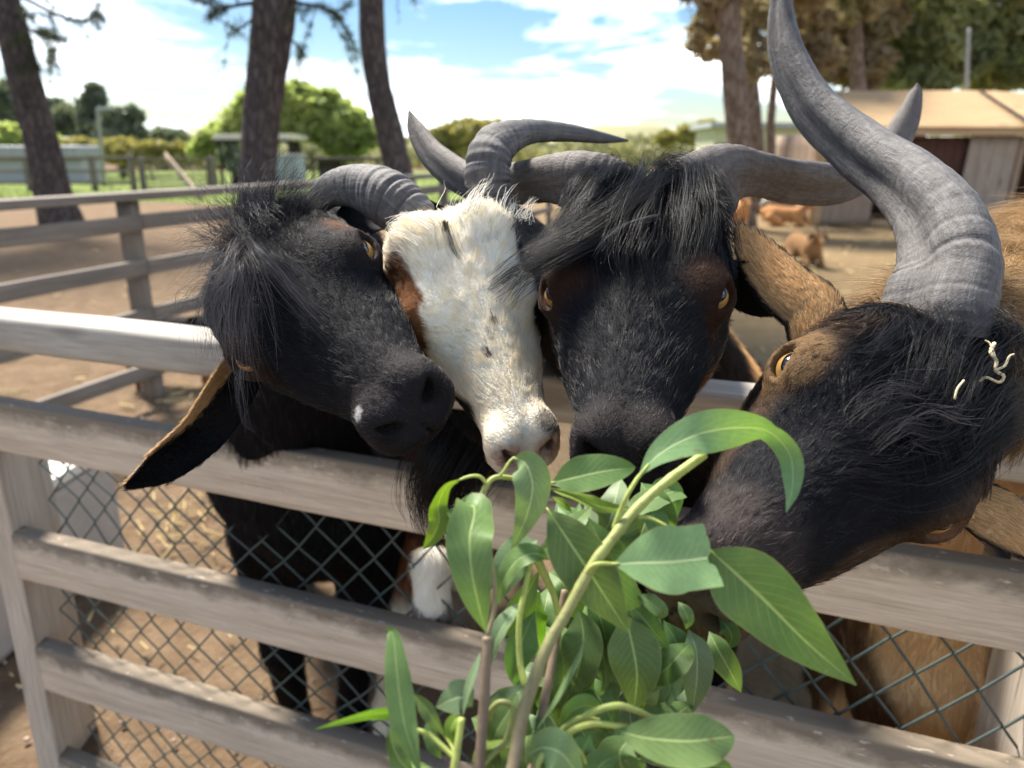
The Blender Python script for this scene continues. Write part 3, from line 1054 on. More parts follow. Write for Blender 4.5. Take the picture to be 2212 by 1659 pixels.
t_f = thing('wooden_fence', 'weathered near fence of broad pale rails over green wire netting', 'fence', F0, 0)
LEN = 2.9
RT = .036
place_beam('top_rail', fpt(-.5, .045, .9465), fpt(LEN, .045, .9465), .064, .078, M['rail_top'], t_f, 1, seg=120, rnd=.40, bow=.002)
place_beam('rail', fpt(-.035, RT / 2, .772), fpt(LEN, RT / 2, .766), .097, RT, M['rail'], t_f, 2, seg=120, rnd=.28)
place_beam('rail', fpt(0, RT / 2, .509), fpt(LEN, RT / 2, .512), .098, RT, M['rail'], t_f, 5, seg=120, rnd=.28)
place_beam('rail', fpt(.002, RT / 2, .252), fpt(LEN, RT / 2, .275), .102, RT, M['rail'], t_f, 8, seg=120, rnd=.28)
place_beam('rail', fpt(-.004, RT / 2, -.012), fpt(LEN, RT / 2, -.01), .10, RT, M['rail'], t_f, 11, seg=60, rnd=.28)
# left post behind the rails, right post in front of the netting
place_beam('post', fpt(-.035, .037 + .024, -.1), fpt(-.035, .037 + .024, .765), .15, .046, M['post'], t_f, 21, roll=0, seg=60, rnd=.2)
place_beam('post', fpt(1.648 + .055, .037 + .05, -.1), fpt(1.648 + .055, .037 + .05, .912), .11, .098, M['post'], t_f, 22, seg=60, rnd=.2)


# wire netting: zigzag wires hooked into each other, behind the rails
def netting():
    dw, dh = .070, .075                           # diamond width and height
    s0, s1 = .045, 2.3
    z0, z1 = .0, .80
    n = int((s1 - s0) / (dw / 2))
    r = np.random.RandomState(3)
    for i in range(n):
        sc = s0 + i * dw / 2
        rows = int((z1 - z0) / (dh / 2))
        pts = []
        for k in range(rows + 1):
            z = z0 + k * dh / 2
            side = (k + i) % 2
            s = sc + (dw / 2 if side else 0.0)
            dep = .0395 + (.0016 if side else -.0016)
            sag = .009 * math.sin(s * 7 + z * 11) + .006 * math.sin(z * 23 + s * 3) + .004 * math.sin(s * 31 + z * 17)
            back = dep + .020 * math.sin(s * 5.1 + 1) ** 2 * math.sin(z * 8) ** 2 + .004
            pts.append((s + sag * .6, back, z + sag))
        pts = np.array(pts)
        fine = []
        for k in range(len(pts) - 1):              # straight runs with tight bends
            for f in (.0, .1, .5, .9):
                fine.append(pts[k] * (1 - f) + pts[k + 1] * f)
        fine.append(pts[-1])
        fine = np.array(fine)
        fine[1:-1:1] = fine[1:-1]
        W_ = np.array([fpt(*q) for q in fine])
        mb = MB()
        add_tube(mb, W_, .0019, 6, False)
        wlink('wire', mb.mesh('wire'), M['wire'], t_f)


netting()
mbw = MB()
add_tube(mbw, [fpt(s, .0445, .742) for s in np.linspace(.05, 2.3, 30)], .0014, 5)
wlink('tension_wire', mbw.mesh('tension_wire'), M['wire'], t_f)

# ------------------------------------------------------------------ concrete trough behind the fence
M['concrete'] = mat_plain('grey_concrete', (.40, .375, .35), .9, .15, .35, 9, .5)
M['rim'] = mat_plain('whitewashed_rim', (.66, .65, .61), .8, .2, .15, 9)
k = NT('still_water')
k.base((.16, .27, .25), .08, .5)
M['water'] = k.m
rc, lc = G(276, 1192), G(30, 1412)
dt = nrm(rc - lc)
nt_ = np.array([-dt[1], dt[0], 0])
if nt_[0] > 0: nt_ = -nt_
# front wall faces the fence; trough runs back-left
t = thing('water_trough', 'grey concrete water trough with whitewashed rim behind the fence post', 'trough', (lc + rc) / 2)
Lt, wt, ht = np.linalg.norm(rc - lc) + .16, 1.5, .36
ang = math.atan2(dt[1], dt[0])
cen = rc - dt * Lt / 2 + nt_ * wt / 2
M_ = Matrix.Rotation(ang, 3, 'Z')


def tl(x, y, z):
    return np.array(rc) - dt * (Lt / 2) + dt * x + nt_ * y + np.array([0, 0, z])


for (x, y, lx, ly) in ((0, .05, Lt, .1), (0, wt - .05, Lt, .1), (Lt / 2 - .05, wt / 2, .1, wt - .204), (-Lt / 2 + .05, wt / 2, .1, wt - .204)):
    wbox('side_wall', tl(x, y, ht / 2 - .01), (lx, ly, ht - .02), M['concrete'], t, .02, ang)
for (x, y, lx, ly) in ((0, .05, Lt + .02, .12), (0, wt - .05, Lt + .02, .12), (Lt / 2 - .05, wt / 2, .12, wt - .224), (-Lt / 2 + .05, wt / 2, .12, wt - .224)):
    wbox('rim', tl(x, y, ht + .008), (lx, ly, .034), M['rim'], t, .012, ang)
wbox('base', tl(0, wt / 2, .03), (Lt - .21, wt - .21, .06), M['concrete'], t, .005, ang)
wbox('water', tl(0, wt / 2, .19), (Lt - .206, wt - .206, .24), M['water'], t, .002, ang)

# ------------------------------------------------------------------ straw and small stones on the ground
M['straw'] = mat_plain('dry_straw', (.55, .42, .20), .7, .3, .3, 30)
M['stone'] = mat_plain('pale_stone', (.36, .29, .24), .9, .2, .3, 30)


def litter(n, cx, cy, sx_, sy_, L, W_, seed):
    r = np.random.RandomState(seed)
    c = np.stack([r.normal(cx, sx_, n), r.normal(cy, sy_, n), np.full(n, .016) + r.uniform(0, .016, n)], 1)
    a = r.uniform(0, math.pi, n)
    d = np.stack([np.cos(a), np.sin(a), r.normal(0, .12, n)], 1) * (L * r.uniform(.4, 1.2, n))[:, None] / 2
    s = np.stack([-np.sin(a), np.cos(a), 0 * a], 1) * W_ * .5
    up = np.array([0, 0, W_ * .7])
    V = np.stack([c - d - s, c + d - s, c + d + s, c - d + s, c - d + up, c + d + up], 1).reshape(-1, 3)
    i = np.arange(n)[:, None] * 6
    Q = np.concatenate([i + np.array([[0, 1, 5, 4]]), i + np.array([[3, 4, 5, 2]]), i + np.array([[0, 3, 2, 1]])])
    return V, Q


mb = MB()
for (n, u, v, sX, sY, L, s) in ((80, 420, 1120, .14, .18, .085, 1), (40, 560, 1130, .1, .15, .08, 2), (20, 330, 1250, .15, .1, .07, 3), (70, 470, 850, .16, .2, .1, 4), (26, 300, 1420, .3, .3, .05, 5), (12, 520, 1500, .2, .2, .06, 6)):
    g = G(u, v)
    V, Q = litter(n, g[0], g[1], sX, sY, L, .0055, s)
    mb.add(V, Q)
for (n, x, y, sX, sY) in ((400, 4, 9, 3, 3), (90, -3, 5, 1.5, 1.5)):
    V, Q = litter(n, x, y, sX, sY, .12, .012, n)
    mb.add(V, Q)
tag(link('straw_litter', mb.mesh('straw_litter', False), M['straw']), kind='stuff')
r = np.random.RandomState(5)
mb = MB()
ico = np.array([[1, 0, 0], [-1, 0, 0], [0, 1, 0], [0, -1, 0], [0, 0, 1], [0, 0, -1.]])
tri = np.array([[0, 2, 4], [2, 1, 4], [1, 3, 4], [3, 0, 4], [2, 0, 5], [1, 2, 5], [3, 1, 5], [0, 3, 5]])
for i in range(520):
    c = np.array([r.uniform(-2.2, .8), r.uniform(1.1, 4.2), 0.008])
    s = r.uniform(.003, .011) if i > 14 else r.uniform(.012, .022)
    mb.add(c + ico * s * r.uniform(.6, 1.3, (6, 3)), tri)
tag(link('pebbles', mb.mesh('pebbles'), M['stone']), kind='stuff')
# ------------------------------------------------------------------ goats: bodies grown from one implicit surface each
def smin(a, b, k):
    h = np.maximum(k - np.abs(a - b), 0) / k
    return np.minimum(a, b) - h * h * k * .25


def smax(a, b, k):
    return -smin(-a, -b, k)


def cap(p, a, b, r1, r2):
    a, b = np.asarray(a, float), np.asarray(b, float)
    ba = b - a
    L = ba @ ba + 1e-12
    t = np.clip(((p - a) @ ba) / L, 0, 1)
    return np.linalg.norm(p - a - t[:, None] * ba, axis=1) - (r1 + t * (r2 - r1))


def ell(p, c, r):
    r = np.asarray(r, float)
    q = (p - np.asarray(c)) / r
    k = np.linalg.norm(q, axis=1)
    return (k - 1) * r.min() * .9 + 0.0 * k


PZ = np.array([-.130, -.105, -.08, -.05, -.02, .01, .04, .07, .10, .13, .15, .165, .175, .181])
PT = np.array([-.060, -.026, -.004, .009, .011, .006, -.001, -.007, -.012, -.017, -.021, -.028, -.039, -.054])
PB = np.array([-.095, -.125, -.138, -.142, -.138, -.128, -.112, -.098, -.089, -.084, -.081, -.076, -.068, -.058])
PW = np.array([.028, .047, .057, .062, .063, .058, .049, .042, .0365, .0335, .033, .030, .022, .009])
ZT = np.linspace(-.13, .181, 240)
TT = np.interp(ZT, np.linspace(-.13, .181, 200), np.interp(np.linspace(-.13, .181, 200), PZ, PT))


def smooth_tab(y):
    v = np.interp(ZT, PZ, y)
    k = np.hanning(21)
    k /= k.sum()
    vv = np.convolve(np.concatenate([np.full(10, v[0]), v, np.full(10, v[-1])]), k, 'valid')
    wgt = np.clip((ZT - .16) / .01, 0, 1)           # keep the nose tip crisp
    return vv * (1 - wgt) + v * wgt


TT, TB, TW = smooth_tab(PT), smooth_tab(PB), smooth_tab(PW)
EYE = np.array([.0555, -.024, .004])


def head_sdf(q, wide=1.0, eyes=True, bumps=0.0):
    x, y, z = np.abs(q[:, 0]), q[:, 1], q[:, 2]
    zc = np.clip(z, -.13, .181)
    top, bot, w = np.interp(zc, ZT, TT), np.interp(zc, ZT, TB), np.interp(zc, ZT, TW) * wide
    cyy, hy = (top + bot) / 2, np.maximum((top - bot) / 2, .004)
    ty = (y - cyy) / hy
    nose = np.clip((z - .0) / .08, 0, 1)
    wy = w * (1 - .34 * np.clip(-ty, 0, 1) ** 1.6) * (1 - .22 * nose * np.clip(ty, 0, 1) ** 2)
    r = (np.abs(x / wy) ** 2.35 + np.abs(ty) ** 2.35) ** (1 / 2.35)
    d = (r - 1) * np.minimum(wy, hy) * .85
    dz = np.maximum(np.maximum(-.13 - z, z - .181), 0)
    d = np.sqrt(np.maximum(d, 0) ** 2 + dz ** 2) + np.minimum(d, 0)
    s = np.stack([x, y, z], 1)
    d = smin(d, ell(s, (.050, -.018, -.008), (.020, .016, .030)), .022)      # brow
    d = smin(d, ell(s, (.046, -.083, -.045), (.019, .044, .050)), .030)      # cheek
    d = smin(d, ell(s, (.038, -.050, .036), (.011, .014, .038)), .022)       # cheekbone ridge
    d = smin(d, ell(s, (.0205, -.035, .157), (.0135, .014, .019)), .014)       # nostril wing
    d = smin(d, ell(s, (.012, -.062, .160), (.020, .016, .020)), .014)       # upper lip
    d = smin(d, ell(s, (.0, -.082, .142), (.020, .014, .027)), .012)         # chin
    d = smin(d, np.linalg.norm(s - EYE, axis=1) - .0203, .010)               # orbit
    if bumps: d = smin(d, ell(s, (.034, -.006, -.072), (.026, .028, .026)) - bumps, .022)
    # nostril commas, mouth line, philtrum
    a = s - np.array([.0180, -.0355, .1745])
    c, sn = math.cos(.75), math.sin(.75)
    u, v = a[:, 0] * c + a[:, 1] * sn, -a[:, 0] * sn + a[:, 1] * c
    nos = np.sqrt((u / .0105) ** 2 + (v / .0044) ** 2 + (a[:, 2] / .016) ** 2)
    d = smax(d, -(nos - 1) * .0046, .004)
    ym = -.0715 - .17 * np.clip(.165 - z, 0, .2) * 1.0
    mouth = np.maximum(np.abs(y - ym) - .0013, np.maximum(.062 - z, 0))
    d = smax(d, -np.maximum(mouth, -d - .0045), .003)
    phil = np.maximum(x - .0011, np.maximum(.158 - z, np.maximum(y + .043, -.071 - y)))
    d = smax(d, -np.maximum(phil, -d - .004), .003)
    if eyes:
        e = s - EYE
        ax = nrm(np.array([.74, .53, .40]))          # the way the eye looks
        hz = nrm(np.array([-.12, -.10, 1.0]) - ax * np.dot([-.12, -.10, 1.0], ax))
        vt = np.cross(hz, ax)
        o = e @ ax - .018
        h_, v_ = e @ hz, e @ vt
        cut = (np.sqrt((h_ / .0150) ** 2 + ((v_ + .0018) / .0072) ** 2 + (o / .0125) ** 2) - 1) * .0085
        d = smax(d, -cut, .002)
    return d


def head_frame(EL, ER, nose, depth):
    """EL, ER: (u,v) of the eyes (viewer's side when the muzzle hangs down); nose: (u,v,depth); depth: of the eyes.
    The turn of the head is solved so that the eye line stays square to the face."""
    N = P(*nose)
    best = None
    for dl in np.linspace(-.07, .07, 281):
        a, b = P(*EL, depth - dl), P(*ER, depth + dl)
        mid = (a + b) / 2
        e = abs(nrm(b - a) @ nrm(N - mid))
        if best is None or e < best[0]: best = (e, dl, a, b, mid)
    e, dl, a, b, mid = best
    s = np.linalg.norm(b - a) / (2 * (EYE[0] + .008))
    ls = np.linalg.norm(N - mid) / (.168 * s)
    z1 = nrm(N - mid)
    x = nrm(b - a)
    x = nrm(x - z1 * x.dot(z1))
    y1 = np.cross(z1, x)
    sa = -.013 / .168
    ca = math.sqrt(1 - sa * sa)
    z = ca * z1 - sa * y1
    y = np.cross(z, x)
    R = np.stack([x, y, z], 1)                       # columns: local axes in world
    o = mid - R @ (np.array([0, EYE[1], EYE[2]]) * s)
    return dict(R=R, o=o, s=s, ls=ls, mid=mid, N=N, t=nose[2], dl=dl, e=e)


def to_head(H, p):
    q = (p - H['o']) @ H['R'] / H['s']
    q = q.copy()
    q[:, 2] = np.where(q[:, 2] > 0, q[:, 2] / H['ls'], q[:, 2])
    q[:, 1] = np.where(q[:, 1] < -.03, -.03 + (q[:, 1] + .03) / H.get('ys', 1.0), q[:, 1])
    return q


def from_head(H, q):
    q = np.array(q, float).reshape(-1, 3).copy()
    q[:, 2] = np.where(q[:, 2] > 0, q[:, 2] * H['ls'], q[:, 2])
    q[:, 1] = np.where(q[:, 1] < -.03, -.03 + (q[:, 1] + .03) * H.get('ys', 1.0), q[:, 1])
    return H['o'] + (q * H['s']) @ H['R'].T


class Body:
    """caps in world space + head"""
    def __init__(self, H, wide=1.0, bumps=0.0):
        self.H, self.wide, self.bumps, self.caps, self.necks, self.open = H, wide, bumps, [], [], True

    def sdf(self, p, head=True):
        d = None
        for (a, b, r1, r2, k) in self.caps:
            c = cap(p, a, b, r1, r2)
            d = c if d is None else smin(d, c, k)
        for (a, b, r1, r2, k) in self.necks:
            c = cap(p, a, b, r1, r2)
            d = c if d is None else smin(d, c, k)
        H = self.H
        if H is not None:
            cen = H['o'] + H['R'] @ np.array([0, -.06, .03]) * H['s']
            far = np.linalg.norm(p - cen, axis=1) - .15 * H['s']
            hd = far + .02
            m = far < .11
            if m.any():
                hd[m] = head_sdf(to_head(H, p[m]), self.wide, self.open, self.bumps) * H['s']
            d = smin(d, hd, .035) if d is not None else hd
        return d


def axis(lo, hi, flo, fhi, hf, hc):
    pts = [flo]
    while pts[-1] < fhi: pts.append(pts[-1] + hf)
    up, st = [pts[-1]], hf
    while up[-1] < hi:
        st = min(st * 1.25, hc)
        up.append(up[-1] + st)
    dn, st = [pts[0]], hf
    while dn[-1] > lo:
        st = min(st * 1.25, hc)
        dn.append(dn[-1] - st)
    a = dn[::-1] + pts[1:] + up[1:]
    while (len(a) - 1) % 4: a.append(a[-1] + st)
    return np.array(a)


def nets(f, ax):
    """surface nets on a rectilinear grid, evaluated only in blocks near the surface"""
    n = [len(a) for a in ax]
    nb = [(k - 1) // 4 for k in n]
    cent = [(a[:-1:4] + a[4::4]) / 2 for a in ax]
    half = [(a[4::4] - a[:-1:4]) / 2 for a in ax]
    CX, CY, CZ = np.meshgrid(*cent, indexing='ij')
    HX, HY, HZ = np.meshgrid(*half, indexing='ij')
    rad = np.sqrt(HX ** 2 + HY ** 2 + HZ ** 2).ravel()
    bc = f(np.stack([CX.ravel(), CY.ravel(), CZ.ravel()], 1))
    act = (np.abs(bc) < rad * 2.1 + .004).reshape(nb)
    val = np.repeat(np.repeat(np.repeat(np.where(bc < 0, -1., 1.).reshape(nb), 4, 0), 4, 1), 4, 2).astype(np.float32)
    val = np.pad(val, ((0, 1), (0, 1), (0, 1)), mode='edge')
    am = np.zeros(n, bool)
    big = np.repeat(np.repeat(np.repeat(act, 4, 0), 4, 1), 4, 2)
    for dx in (0, 1):
        for dy in (0, 1):
            for dz in (0, 1):
                am[dx:dx + big.shape[0], dy:dy + big.shape[1], dz:dz + big.shape[2]] |= big
    ii = np.argwhere(am)
    pts = np.stack([ax[0][ii[:, 0]], ax[1][ii[:, 1]], ax[2][ii[:, 2]]], 1)
    out_ = np.empty(len(pts), np.float32)
    for s in range(0, len(pts), 200000):
        out_[s:s + 200000] = f(pts[s:s + 200000])
    val[am] = out_
    ins = val < 0
    cnt = sum(ins[a:n[0] - 1 + a, b:n[1] - 1 + b, c:n[2] - 1 + c].astype(np.int8) for a in (0, 1) for b in (0, 1) for c in (0, 1))
    cell = np.argwhere((cnt > 0) & (cnt < 8))
    idx = np.full([k - 1 for k in n], -1, np.int32)
    idx[cell[:, 0], cell[:, 1], cell[:, 2]] = np.arange(len(cell))
    acc = np.zeros((len(cell), 3))
    num = np.zeros(len(cell))
    cor = [(a, b, c) for a in (0, 1) for b in (0, 1) for c in (0, 1)]
    for i, A in enumerate(cor):
        for B in cor[i + 1:]:
            if sum(abs(A[k] - B[k]) for k in range(3)) != 1: continue
            ia, ib = cell + np.array(A), cell + np.array(B)
            va, vb = val[tuple(ia.T)], val[tuple(ib.T)]
            m = (va < 0) != (vb < 0)
            t = np.where(m, va / np.where(m, va - vb, 1), 0)[:, None]
            pa = np.stack([ax[k][ia[:, k]] for k in range(3)], 1)
            pb = np.stack([ax[k][ib[:, k]] for k in range(3)], 1)
            acc += np.where(m[:, None], pa + (pb - pa) * t, 0)
            num += m
    V = acc / num[:, None]
    quads = []
    for k in range(3):
        a, b = [(1, 2), (2, 0), (0, 1)][k]
        sl0 = [slice(None)] * 3
        sl1 = [slice(None)] * 3
        sl0[k], sl1[k] = slice(0, n[k] - 1), slice(1, n[k])
        e = np.argwhere(ins[tuple(sl0)] != ins[tuple(sl1)])
        e = e[(e[:, a] > 0) & (e[:, b] > 0) & (e[:, a] < n[a] - 1) & (e[:, b] < n[b] - 1)]
        if not len(e): continue
        flip = ins[tuple(e.T)]
        q = []
        for (da, db) in ((0, 0), (-1, 0), (-1, -1), (0, -1)):
            c = e.copy()
            c[:, a] += da
            c[:, b] += db
            q.append(idx[tuple(c.T)])
        q = np.stack(q, 1)
        q = np.where(flip[:, None], q, q[:, ::-1])
        quads.append(q)
    Q = np.concatenate(quads)
    Q = Q[(Q >= 0).all(1)]
    eps = 5e-4
    for it in range(2):
        d = f(V)
        g = np.stack([f(V + np.eye(3)[k] * eps) - f(V - np.eye(3)[k] * eps) for k in range(3)], 1) / (2 * eps)
        g2 = np.maximum((g * g).sum(1), .05)
        st = (-d / g2)[:, None] * g
        ln = np.linalg.norm(st, axis=1, keepdims=True)
        V = V + st * np.minimum(1, .004 / (ln + 1e-9))
    return V, Q, nrm(g)


def mat_fur_skin():
    k = NT('short_fur_base')
    at = k.n('Attribute', attribute_name='fur')
    v = k.coord('Object')
    n = k.noise(v, 420, 3, .7)
    c = k.mix(k.math('MULTIPLY', n, .22), at.outputs['Color'], (0, 0, 0))
    k.bump(n, .5, .002)
    return k.base(c, .7, .08)


def mat_hair():
    k = NT('hair')
    at = k.n('Attribute', attribute_name='hair_col')
    k.base(at.outputs['Color'], .34, .28)
    tr = k.n('BsdfTranslucent')
    k.l(at.outputs['Color'], tr.inputs['Color'])
    ms = k.n('MixShader')
    ms.inputs[0].default_value = .38
    k.l(k.b.outputs[0], ms.inputs[1])
    k.l(tr.outputs[0], ms.inputs[2])
    k.l(ms.outputs[0], k.out.inputs[0])
    return k.m


M['fur'] = mat_fur_skin()
M['hair'] = mat_hair()


def horn_material(name, c1, c2, c3):
    k = NT(name)
    au = k.n('Attribute', attribute_name='hu')
    av = k.n('Attribute', attribute_name='hv')
    cb = k.n('CombineXYZ')
    k.l(k.math('MULTIPLY', au.outputs['Fac'], 14.0), cb.inputs[0])
    k.l(k.math('MULTIPLY', av.outputs['Fac'], 2.2), cb.inputs[1])
    n1 = k.noise(cb.outputs[0], 3.0, 9, .72, .3)
    cb2 = k.n('CombineXYZ')
    k.l(k.math('MULTIPLY', au.outputs['Fac'], 9.0), cb2.inputs[0])
    k.l(k.math('MULTIPLY', av.outputs['Fac'], 26.0), cb2.inputs[1])
    n2 = k.noise(cb2.outputs[0], 2.2, 7, .7, .8)
    cb3 = k.n('CombineXYZ')
    k.l(k.math('MULTIPLY', au.outputs['Fac'], 190.0), cb3.inputs[0])
    k.l(k.math('MULTIPLY', av.outputs['Fac'], 1.4), cb3.inputs[1])
    n3 = k.noise(cb3.outputs[0], 1.6, 4, .6, .5)
    v = k.coord('Object')
    n4 = k.noise(v, 260, 5, .75)
    n5 = k.noise(v, 38, 7, .7, .8)
    f = k.math('ADD', k.math('ADD', k.math('MULTIPLY', n1, .5), k.math('MULTIPLY', n2, .24)), k.math('ADD', k.math('MULTIPLY', n3, .04), k.math('MULTIPLY', n5, .24)))
    c = k.ramp(f, [(.38, tuple(x * .75 for x in c1)), (.5, c2), (.61, c3)])
    c = k.mix(k.ramp(n4, [(.68, 0.0), (.76, .55)]), c, (.48, .44, .38))
    c = k.mix(k.ramp(n4, [(.30, .5), (.40, 0.0)]), c, tuple(x * .4 for x in c1))
    h = k.math('ADD', k.math('ADD', k.math('MULTIPLY', n3, .16), k.math('MULTIPLY', n1, .6)), k.math('ADD', k.math('ADD', k.math('MULTIPLY', n2, .25), k.math('MULTIPLY', n5, .9)), k.math('MULTIPLY', n4, .5)))
    k.bump(h, .75, .0022)
    return k.base(c, .58, .35)


M['horn'] = horn_material('grey_brown_horn', (.044, .040, .041), (.090, .084, .085), (.160, .152, .150))
M['horn_dark'] = horn_material('dark_brown_horn', (.046, .038, .035), (.088, .075, .069), (.145, .127, .117))
M['eye'] = None


def make_eye_mat():
    k = NT('goat_eye')
    tc = k.n('TexCoord')
    sp = k.n('SeparateXYZ')
    k.l(tc.outputs['Object'], sp.inputs[0])          # X along the slit, Y across, Z out of the eye
    X, Y_ = sp.outputs['X'], sp.outputs['Y']
    r = k.math('SQRT', k.math('ADD', k.math('MULTIPLY', X, X), k.math('MULTIPLY', Y_, Y_)))
    iris = k.ramp(k.math('MULTIPLY', r, 60.0), [(.0, (.36, .21, .075)), (.45, (.32, .185, .06)), (.70, (.22, .125, .042)), (.80, (.035, .022, .015))])
    nz_ = k.noise(k.coord('Object', (900, 900, 900)), 1.0, 3, .6)
    iris = k.mix(k.math('MULTIPLY', nz_, .5), iris, (.30, .15, .04))
    px = k.math('DIVIDE', X, .0080)
    py = k.math('DIVIDE', k.math('SUBTRACT', Y_, .0020), .0040)
    e = k.math('ADD', k.math('POWER', k.math('ABSOLUTE', px), 4.0), k.math('POWER', k.math('ABSOLUTE', py), 4.0))
    pup = k.ramp(e, [(.8, 1.0), (1.0, 0.0)])
    c = k.mix(pup, iris, (.004, .004, .006))
    k.base(c, .12, .5)
    k.b.inputs['Coat Weight'].default_value = .5
    k.b.inputs['Coat Roughness'].default_value = .02
    return k.m


M['eye'] = make_eye_mat()
M['nose_skin'] = mat_plain('nose_skin', (.02, .016, .016), .45, .4, .3, 200)
M['hoof'] = mat_plain('horny_hoof', (.12, .10, .085), .6, .3, .35, 60)
M['hoof_dark'] = mat_plain('dark_hoof', (.025, .022, .020), .55, .35, .35, 60)


def hair_object(name, strands, radius, color, parent, taper=.25):
    """strands (n,k,3) world points"""
    n, k, _ = strands.shape
    hc = bpy.data.hair_curves.new(name)
    hc.add_curves([k] * n)
    hc.attributes['position'].data.foreach_set('vector', strands.reshape(-1).astype(np.float32))
    ra = hc.attributes.get('radius') or hc.attributes.new('radius', 'FLOAT', 'POINT')
    prof = np.linspace(1, 0, k) ** .7 * (1 - taper) + taper
    ra.data.foreach_set('value', (np.broadcast_to(np.asarray(radius, float).reshape(-1, 1), (n, 1)) * prof[None]).reshape(-1).astype(np.float32))
    ca = hc.attributes.new('hair_col', 'FLOAT_COLOR', 'CURVE')
    cc = np.concatenate([color, np.ones((n, 1))], 1)
    ca.data.foreach_set('color', cc.reshape(-1).astype(np.float32))
    o = wlink(name, hc, M['hair'], parent, 'stuff')
    return o


def rng(seed): return np.random.RandomState(seed)


def sample_surface(V, Q, Nv, dens, n, seed):
    r = rng(seed)
    T = np.concatenate([Q[:, [0, 1, 2]], Q[:, [0, 2, 3]]])
    a, b, c = V[T[:, 0]], V[T[:, 1]], V[T[:, 2]]
    ar = np.linalg.norm(np.cross(b - a, c - a), axis=1)
    wgt = ar * dens[T].mean(1)
    cs = np.cumsum(wgt)
    k = np.searchsorted(cs, r.uniform(0, cs[-1], n))
    k = np.minimum(k, len(T) - 1)
    u, v = r.uniform(size=n), r.uniform(size=n)
    m = u + v > 1
    u, v = np.where(m, 1 - u, u), np.where(m, 1 - v, v)
    w0 = (1 - u - v)[:, None]
    Tk = T[k]
    p = V[Tk[:, 0]] * w0 + V[Tk[:, 1]] * u[:, None] + V[Tk[:, 2]] * v[:, None]
    nn = nrm(Nv[Tk[:, 0]] * w0 + Nv[Tk[:, 1]] * u[:, None] + Nv[Tk[:, 2]] * v[:, None])
    return p, nn


def comb(p, nn, flow, length, lift, seed, k=5, clump=.35, cell=.006, frizz=.10, drop=0.0):
    """hairs rooted at p, combed along flow (world vectors)"""
    r = rng(seed)
    n = len(p)
    wob = np.stack([vnoise(p, 55, seed + i) for i in range(3)], 1) * .20 + np.stack([vnoise(p, 190, seed + 9 + i) for i in range(3)], 1) * .10
    f = flow + wob + r.normal(0, frizz, (n, 3))
    t = nrm(f - nn * (f * nn).sum(1, keepdims=True))
    L = (length * r.uniform(.6, 1.25, n))[:, None]
    # clump: neighbours in a cell share a tip offset
    key = np.floor((p + np.stack([vnoise(p, 160, seed + 20 + i) for i in range(3)], 1) * .002) / cell).astype(np.int64)
    hsh = (key[:, 0] * 73856093 ^ key[:, 1] * 19349663 ^ key[:, 2] * 83492791) % 100003
    tab = rng(seed + 5).normal(size=(100003, 3))
    off = tab[hsh]
    comb.tint = rng(seed + 6).uniform(-1, 1, 100003)[hsh]
    cen = (key + .5) * cell
    pull = cen - p
    pull = pull - nn * (pull * nn).sum(1, keepdims=True)
    s = np.linspace(0, 1, k)[None, :, None]
    lf = np.broadcast_to(np.asarray(lift, float).reshape(-1, 1), (n, 1))
    S = p[:, None] + (nn * lf * L)[:, None] * (s * (1 - .55 * s)) * 1.3 + (t * L)[:, None] * (s * (.55 + .45 * s)) \
        + ((pull * clump + off * L * .10)[:, None]) * s ** 1.5
    if drop is not None and np.any(drop):
        S[:, :, 2] -= np.asarray(drop).reshape(-1, 1) * (np.linspace(0, 1, k) ** 2)[None]
    return S


def strand_lock(rows, n, w0, w1, seed, k=14, frizz=.004, zs=1.0, curl=0.0, tipspread=.25):
    """bundle of long hairs along a guide given as (u, v, depth); widths in metres at root and tip"""
    r = rng(seed)
    g = np.array([P(*q) for q in rows])
    path = catmull(g, k)
    T, N, B = frames(path)
    m_ = max(3, n // 22)
    cen = r.normal(size=(m_, 2))
    pick = r.randint(m_, size=n)
    a = r.normal(size=(n, 2))
    loose = r.uniform(size=(n, 1)) < .16
    a_tip = np.where(loose, a, cen[pick] + r.normal(size=(n, 2)) * .13)
    a_root = np.where(loose, a, cen[pick] * .8 + r.normal(size=(n, 2)) * .42)
    L = r.uniform(1 - tipspread * 2, 1 + tipspread * .3, n)
    s = np.linspace(0, 1, k)
    w = (w0 + (w1 - w0) * s)[None, :, None]
    pos = np.empty((n, k, 3))
    sl = np.clip(s[None] * L[:, None], 0, 1)
    xi = sl * (k - 1)
    i0 = np.minimum(xi.astype(int), k - 2)
    f = (xi - i0)[..., None]
    pos = path[i0] * (1 - f) + path[i0 + 1] * f
    sm = s[None, :, None] ** 1.2
    A_ = a_root[:, None] * (1 - sm) + a_tip[:, None] * sm
    NN = N[i0] * A_[..., :1] + B[i0] * A_[..., 1:]
    pos = pos + NN * w
    ph = r.uniform(0, 6.28, (n, 3))
    fr = r.uniform(2, 5, (n, 1))
    for d in range(3):
        pos[:, :, d] += np.sin(s[None] * fr + ph[:, d:d + 1]) * frizz * s[None]
    return pos


